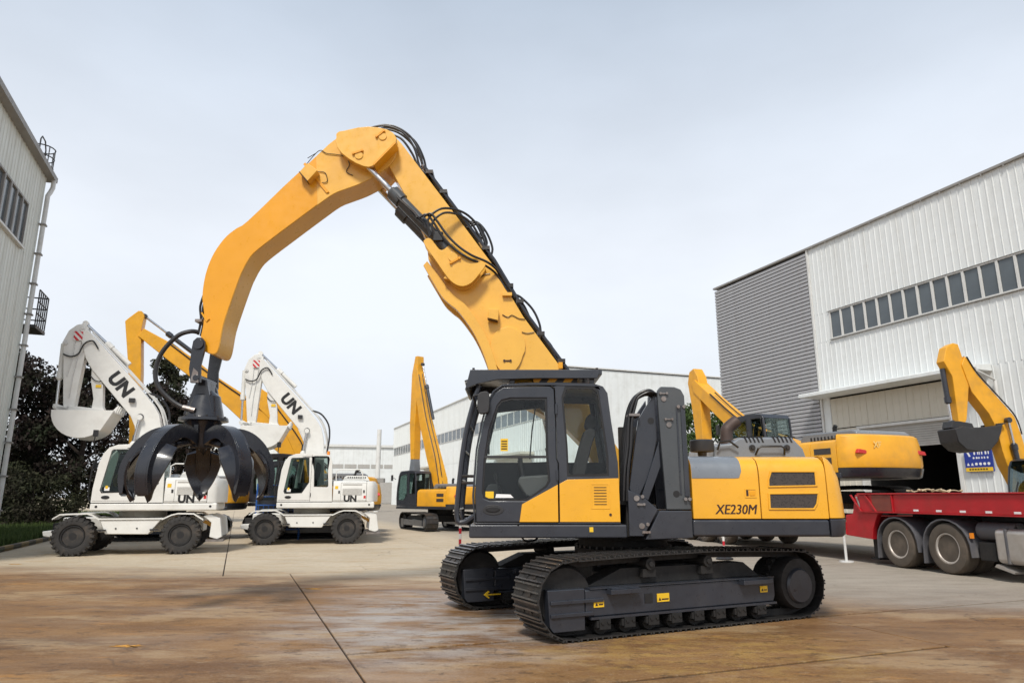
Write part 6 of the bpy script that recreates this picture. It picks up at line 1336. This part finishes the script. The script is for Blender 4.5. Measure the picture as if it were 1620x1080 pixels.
# ---------------------------------------------------------------- trailer, tractor and loads
TP = Vector((8.5, 14.92, 0)); TRZ = math.atan2(-0.977, 0.21)
tr = thing('lowbed_trailer', 'red gooseneck lowbed trailer carrying a yellow excavator', 'trailer', TP, TRZ)
s_ = MB(); s_.box(-1.70, 4.6, 0.0, 0.16, 1.17, 1.54); s_.box(-1.70, 4.6, 2.44, 2.6, 1.17, 1.54); s_.box(-1.70, 4.6, 0.161, 2.439, 1.42, 1.535); gn = part('gooseneck', s_, RED, tr, 0.008)
s_ = MB(); s_.box(-1.72, 4.6, -0.04, 0.17, 1.545, 1.575); part('top_rail', s_, RED, gn, 0.006)
s_ = MB(); s_.box(-1.72, 4.6, -0.05, 0.165, 1.145, 1.168); part('bottom_rail', s_, RED, gn, 0.004)
for x in (-1.69, -1.2, -0.65): 
    s_ = MB(); s_.prism([(x, 1.17), (x + 0.05, 1.17), (x - 0.30 + 0.05, 1.54), (x - 0.30, 1.54)] if x < -1 else [(x, 1.17), (x + 0.02, 1.17), (x + 0.02, 1.54), (x, 1.54)], -0.03, -0.001); part('side_rib', s_, RED, gn, 0.004)
s_ = MB(); s_.box(-1.28, -0.70, -0.004, -0.0005, 1.18, 1.535); part('faded_patch', s_, M('faded_red_brown', (0.20, 0.045, 0.030), 0.6, var=0.3, dirt=(0.25, 0.12, 0.07), dirt_amt=0.6), gn)
for x in (0.0, 0.6, 1.18, 1.76, 2.35, 2.95):
    s_ = MB(); s_.box(x - 0.07, x + 0.07, -0.004, -0.001, 1.195, 1.235); part('reflector', s_, INKW, gn)
s_ = MB(); s_.prism([(-1.70, 1.54), (-1.86, 1.54), (-2.0, 1.10), (-2.25, 1.07), (-2.30, 0.60), (-1.42, 0.55), (-1.36, 0.80), (-1.18, 1.10), (-1.10, 1.143), (-1.70, 1.143)], 0.02, 0.14); s_.prism([(-1.70, 1.54), (-1.86, 1.54), (-2.0, 1.10), (-2.25, 1.07), (-2.30, 0.60), (-1.42, 0.55), (-1.36, 0.80), (-1.18, 1.10), (-1.10, 1.143), (-1.70, 1.143)], 2.46, 2.58); s_.box(-2.2, -1.5, 0.141, 2.459, 0.62, 1.05)
part('gooseneck_drop', s_, RED, tr, 0.01)
for k in range(3):
    s_ = MB(); x = -1.84 + k * 0.13; s_.prism([(x, 1.50), (x + 0.05, 1.50), (x + 0.19, 1.15), (x + 0.14, 1.15)], 0.014, 0.0185); part('reflective_stripe', s_, SHUT, gn)
s_ = MB(); s_.box(-1.75, -1.60, 0.3, 0.45, 0.10, 0.56); s_.box(-1.82, -1.53, 0.25, 0.5, 0.09, 0.12); part('landing_leg', s_, MUD, tr)
s_ = MB(); s_.box(-13.0, -2.26, 0.0, 0.14, 0.62, 0.90); s_.box(-13.0, -2.26, 2.46, 2.6, 0.62, 0.90); s_.box(-13.0, -2.26, 0.9, 1.0, 0.6, 0.84); s_.box(-13.0, -2.26, 1.6, 1.7, 0.6, 0.84); part('bed_frame', s_, RED, tr, 0.008)
for k in range(40):
    s_ = MB(); x = -12.95 + k * 0.267; s_.box(x, x + 0.255, 0.145, 2.455, 0.845, 0.895); part('deck_plank', s_, WOOD, tr)
for k in range(9):
    s_ = MB(); x = 4.2 - k * 0.66; s_.box(x, x + 0.645, 0.165, 2.43, 1.5355, 1.57); part('deck_plank', s_, WOOD, tr)
for x in (-8.3, -9.6, -10.9):
    for y in (0.22, 2.38): wheel(tr, x, y, 0.40, 0.36, -1 if y < 1 else 1, TYREB, RIM)
s_ = MB(); s_.box(-11.5, -7.8, 0.5, 2.1, 0.45, 0.6); part('bogie', s_, MUD, tr)
# straw rope heap on the gooseneck
rp = MB(); random.seed(5)
for k in range(7):
    cx = random.uniform(-0.55, 0.35); cy = random.uniform(0.3, 0.8); rr = random.uniform(0.08, 0.17)
    rp.tube([(cx + rr * math.cos(t) * 1.3, cy + rr * math.sin(t), 1.59 + 0.035 * abs(math.sin(t * 1.7 + k)) + 0.006 * k) for t in [0.5 * q for q in range(11)]], 0.012, 6)
tag(part('rope_heap', rp, ROPE, None, loc=TP, rot=(0, 0, TRZ)), 'tangled straw coloured rope lying on the red gooseneck', 'rope')

tk = thing('tractor_unit', 'road tractor with dusty double rear wheels under the red gooseneck', 'truck', TP, TRZ)
for x in (-0.65, 0.67):
    for y in (0.17, 2.43): wheel(tk, x, y, 0.495, 0.34, -1 if y < 1 else 1, TYREB, RIM, hub_in=0.11)
    for y in (0.55, 2.05): wheel(tk, x, y, 0.495, 0.30, 1 if y < 1 else -1, TYREB, RIM)
s_ = MB(); s_.box(-1.3, 5.5, 0.85, 0.95, 0.72, 1.0); s_.box(-1.3, 5.5, 1.65, 1.75, 0.72, 1.0); s_.box(-0.9, 0.9, 0.7, 1.9, 1.0, 1.12); part('chassis', s_, MUD, tk)
s_ = MB(); s_.cyl((-0.65, 0.3, 0.495), (-0.65, 2.3, 0.495), 0.11, n=12); s_.cyl((0.67, 0.3, 0.495), (0.67, 2.3, 0.495), 0.11, n=12); part('axle', s_, MUD, tk)
FEN = M('dusty_fender', (0.085, 0.085, 0.095), 0.6, var=0.15, bump=0.03, dirt=(0.20, 0.18, 0.16), dirt_amt=0.6)
for x in (-0.65, 0.67):
    for y0 in (-0.01, 1.99):
        arc = [(x - 0.62, 0.16)] + [(x + 0.60 * math.cos(R(a)), 0.50 + 0.57 * math.sin(R(a))) for a in range(170, 9, -16)] + [(x + 0.61, 0.36)]
        inn = [(x + (a - x) * 0.94, 0.5 + (b - 0.5) * 0.94 if b > 0.5 else b) for a, b in arc]
        s_ = MB(); s_.prism(arc + inn[::-1], y0, y0 + 0.62); fo = part('mudguard', s_, FEN, tk, 0.008)
s_ = MB(); s_.box(1.26, 1.31, -0.005, 0.05, 0.72, 0.82); part('marker_lamp', s_, ORANGE, tk)
s_ = MB(); s_.cyl((1.30, 0.28, 0.86), (2.1, 0.28, 0.86), 0.17, n=20); part('air_tank', s_, FEN, tk)
s_ = MB(); s_.box(1.33, 1.70, 0.1, 0.6, 0.32, 0.66); part('battery_box', s_, MUD, tk, 0.02)
s_ = MB(); s_.box(1.74, 3.1, 0.02, 0.66, 0.30, 0.93); tnk = part('fuel_tank', s_, TANK, tk, 0.10, seg=4)
for x in (1.98, 2.75):
    s_ = MB(); s_.prism([(0.005, 0.30), (0.005, 0.93), (0.675, 0.945), (0.675, 0.285)], x, x + 0.07, 'x'); part('tank_strap', s_, FEN, tnk, 0.03)
s_ = MB(); s_.cyl((2.2, 0.2, 0.93), (2.2, 0.2, 0.985), 0.07, n=16); part('tank_cap', s_, PLAST, tnk)
s_ = MB(); s_.prism([(1.72, 0.24), (2.10, 0.15), (2.12, 0.18), (1.76, 0.29)], 0.0, 0.5); part('tank_step', s_, TANK, tk)
s_ = MB(); s_.box(1.72, 3.2, 0.9, 1.7, 0.5, 0.72); part('gearbox', s_, MUD, tk)

# excavator carried on the lowbed
def bktA(r, q): bucket(r, (-4.6, 1.0), 0.55, 0.5, 150, 330, GRY, 0.0)
ea = tracked_machine('excavator', 'yellow excavator riding on the red lowbed trailer, tail towards the camera', tuple(TP + Matrix.Rotation(TRZ, 3, 'Z') @ Vector((-5.55, 1.62, 0.90))), TRZ + R(9),
    [(0.1, 1.5), (0.25, 1.8), (0.0, 2.1), (-0.6, 2.25), (-2.6, 2.95), (-4.3, 4.15), (-5.2, 4.85), (-5.4, 4.75), (-5.3, 4.4), (-4.2, 3.5), (-2.6, 2.25), (-0.9, 1.55)],
    [(-5.55, 5.2), (-5.28, 5.3), (-5.05, 4.95), (-4.95, 4.4), (-4.95, 1.2), (-5.2, 1.2), (-5.5, 3.8), (-5.68, 4.8)], boom_w=0.24, bkt=bktA, track_rz=R(-9), sc=1.04, hoses=[[(-0.6, 2.3), (-2.6, 3.0), (-4.3, 4.2)]])
text('tail_lettering', 'XE', 0.22, (2.70, -0.55, 1.82), (R(90), 0, R(90)), M('pale_yellow_ink', (0.80, 0.55, 0.18), 0.5, var=0.03, bump=0), ea, off=0.004, depth=0.004)

# excavator facing left beside the hall
def bktB(r, q):
    k = q
    s_ = MB(); pl = [(-2.83, 3.42), (-2.55, 3.50), (-2.33, 3.46), (-1.80, 3.48), (-1.26, 3.56), (-1.36, 3.30), (-1.50, 3.06), (-1.78, 2.80), (-2.20, 2.76), (-2.54, 2.82), (-2.78, 3.04)]
    s_.prism([(a * k, b * k) for a, b in pl], -0.5, 0.5); b = part('bucket', s_, PLAST, r, 0.03)
    s_ = MB(); s_.prism([(-2.80 * k, 3.46 * k), (-2.74 * k, 3.66 * k), (-2.5 * k, 3.62 * k), (-2.1 * k, 3.60 * k), (-2.05 * k, 3.46 * k), (-2.4 * k, 3.40 * k)], -0.22, 0.22); part('bucket_hinge', s_, PLAST, b, 0.02)
    for j in range(5):
        s_ = MB(); y = -0.4 + j * 0.2; s_.prism([(-1.36 * k, 3.50 * k), (-1.12 * k, 3.62 * k), (-1.34 * k, 3.60 * k)], y - 0.05, y + 0.05); part('tooth', s_, PLAST, b)
eb = tracked_machine('excavator', 'yellow excavator with raised dark bucket parked between the trailer and the hall wall', (15.95, 20.85, 0), R(8),
    [(a - 0.35, b) for a, b in [(-2.16, 5.35), (-2.02, 5.62), (-1.90, 5.50), (-1.72, 5.09), (-1.09, 4.35), (-0.66, 3.82), (-0.53, 3.29), (-0.40, 2.4), (-0.30, 1.6), (-0.75, 1.5), (-1.15, 2.4), (-1.24, 2.83), (-1.31, 3.45), (-1.50, 3.90), (-1.96, 4.54)]],
    [(a - 0.35, b) for a, b in [(-2.72, 5.45), (-2.56, 5.89), (-2.32, 6.02), (-2.16, 5.99), (-2.08, 5.63), (-1.96, 4.88), (-2.22, 3.73), (-2.30, 3.60), (-2.50, 3.60), (-2.50, 5.0)]], sc=0.88, boom_w=0.22,
    cyls=[((-3.02, 5.25), (-2.95, 3.62), 0.62, 0.0), ((-1.2, 1.9), (-1.35, 3.7), 0.6, -0.34)], bkt=None, hoses=[[(-2.33, 5.60), (-2.05, 5.10), (-1.42, 4.36), (-1.0, 3.82), (-0.88, 3.3)]])
_q = 1 / 0.88
pl_shift = MB()
def bktB2():
    k = _q; sh = -0.35
    pl = [(-2.83, 3.42), (-2.55, 3.50), (-2.33, 3.46), (-1.80, 3.48), (-1.26, 3.56), (-1.36, 3.30), (-1.50, 3.06), (-1.78, 2.80), (-2.20, 2.76), (-2.54, 2.82), (-2.78, 3.04)]
    s_ = MB(); s_.prism([((a + sh) * k, b * k) for a, b in pl], -0.42, 0.42); b = part('bucket', s_, PLAST, eb, 0.03)
    s_ = MB(); s_.prism([((a + sh) * k, c * k) for a, c in [(-2.80, 3.46), (-2.74, 3.66), (-2.5, 3.66), (-2.1, 3.60), (-2.05, 3.46), (-2.4, 3.40)]], -0.22, 0.22); part('bucket_hinge', s_, PLAST, b, 0.02)
    for j in range(5):
        s_ = MB(); y = -0.34 + j * 0.17; s_.prism([((a + sh) * k, c * k) for a, c in [(-1.36, 3.50), (-1.12, 3.62), (-1.34, 3.60)]], y - 0.06, y + 0.06); part('tooth', s_, PLAST, b)
bktB2()
s_ = MB(); s_.tube([(-2.1, -1.2, 1.2), (-2.15, -1.2, 1.9), (-2.02, -1.2, 2.2)], 0.025, 6, 3); s_.tube([(-2.45, -1.2, 1.2), (-2.5, -1.2, 1.7), (-2.35, -1.2, 2.15)], 0.025, 6, 3); part('grab_rail', s_, INK, eb)

# ---------------------------------------------------------------- barrier posts and chain
def barrier(loc, label):
    b = thing('barrier_post', label, 'barrier post', loc, 0, 'red and white barrier posts')
    s_ = MB(); s_.cyl((0, 0, 0.06), (0, 0, 0.98), 0.028, n=12); part('post', s_, RW, b)
    s_ = MB(); s_.lathe([(0.0, 0.0), (0.20, 0.0), (0.21, 0.03), (0.12, 0.07), (0.03, 0.09)], (0, 0, 0), 20, 'z'); part('base', s_, BLK, b)
    s_ = MB(); s_.cyl((0, 0, 0.98), (0, 0, 1.01), 0.034, n=12); part('cap', s_, STICKR, b)
barrier((-1.06, 14.6, 0), 'red and white barrier post just left of the cab, behind the far track')
barrier((5.2, 17.6, 0), 'red and white barrier post behind the engine housing near the trailer wheels')
s_ = MB(); s_.cyl((7.85, 16.9, 0), (7.85, 16.9, 0.95), 0.03, n=10); s_.cyl((7.85, 16.9, 0), (7.85, 16.9, 0.03), 0.16, n=16); tag(part('chain_post', s_, PVC, None), 'thin pale post at the right end of the hazard chain', 'post')
s_ = MB(); s_.tube([(5.2 + (7.85 - 5.2) * t, 17.6 - 0.7 * t, 0.92 - 0.18 * 4 * t * (1 - t) * 0.5) for t in [k / 12 for k in range(13)]], 0.022, 6)
tag(part('hazard_chain', s_, YB, None), 'yellow and black hazard chain strung behind the engine housing', 'chain')
random.seed(11)
pd = MB(); SMEAR = M('dry_paint_smear', (0.50, 0.24, 0.035), 0.8, var=0.3, scale=12, dirt=(0.20, 0.11, 0.05), dirt_amt=0.9, dirt_scale=14)
def jag(n): return [(0.15 * math.cos(t) * random.uniform(0.35, 1.15), 0.06 * math.sin(t) * random.uniform(0.3, 1.2)) for t in [2 * math.pi * k / n for k in range(n)]]
for i, (x, y) in enumerate(((-3.95, 7.6), (-3.3, 12.1), (-11.3, 16.4))):
    ring = jag(46); mb = MB(); mb.add([(x + a * 1.2, y + b * 1.3, 0.0025) for a, b in ring], [tuple(range(46))])
    tag(part('paint_spill', mb, SMEAR, None), ['orange paint smear on the brown concrete at lower left', 'faint orange paint smear on concrete before the near white excavators', 'small orange smear by the kerb near the front wheel'][i], 'paint mark')
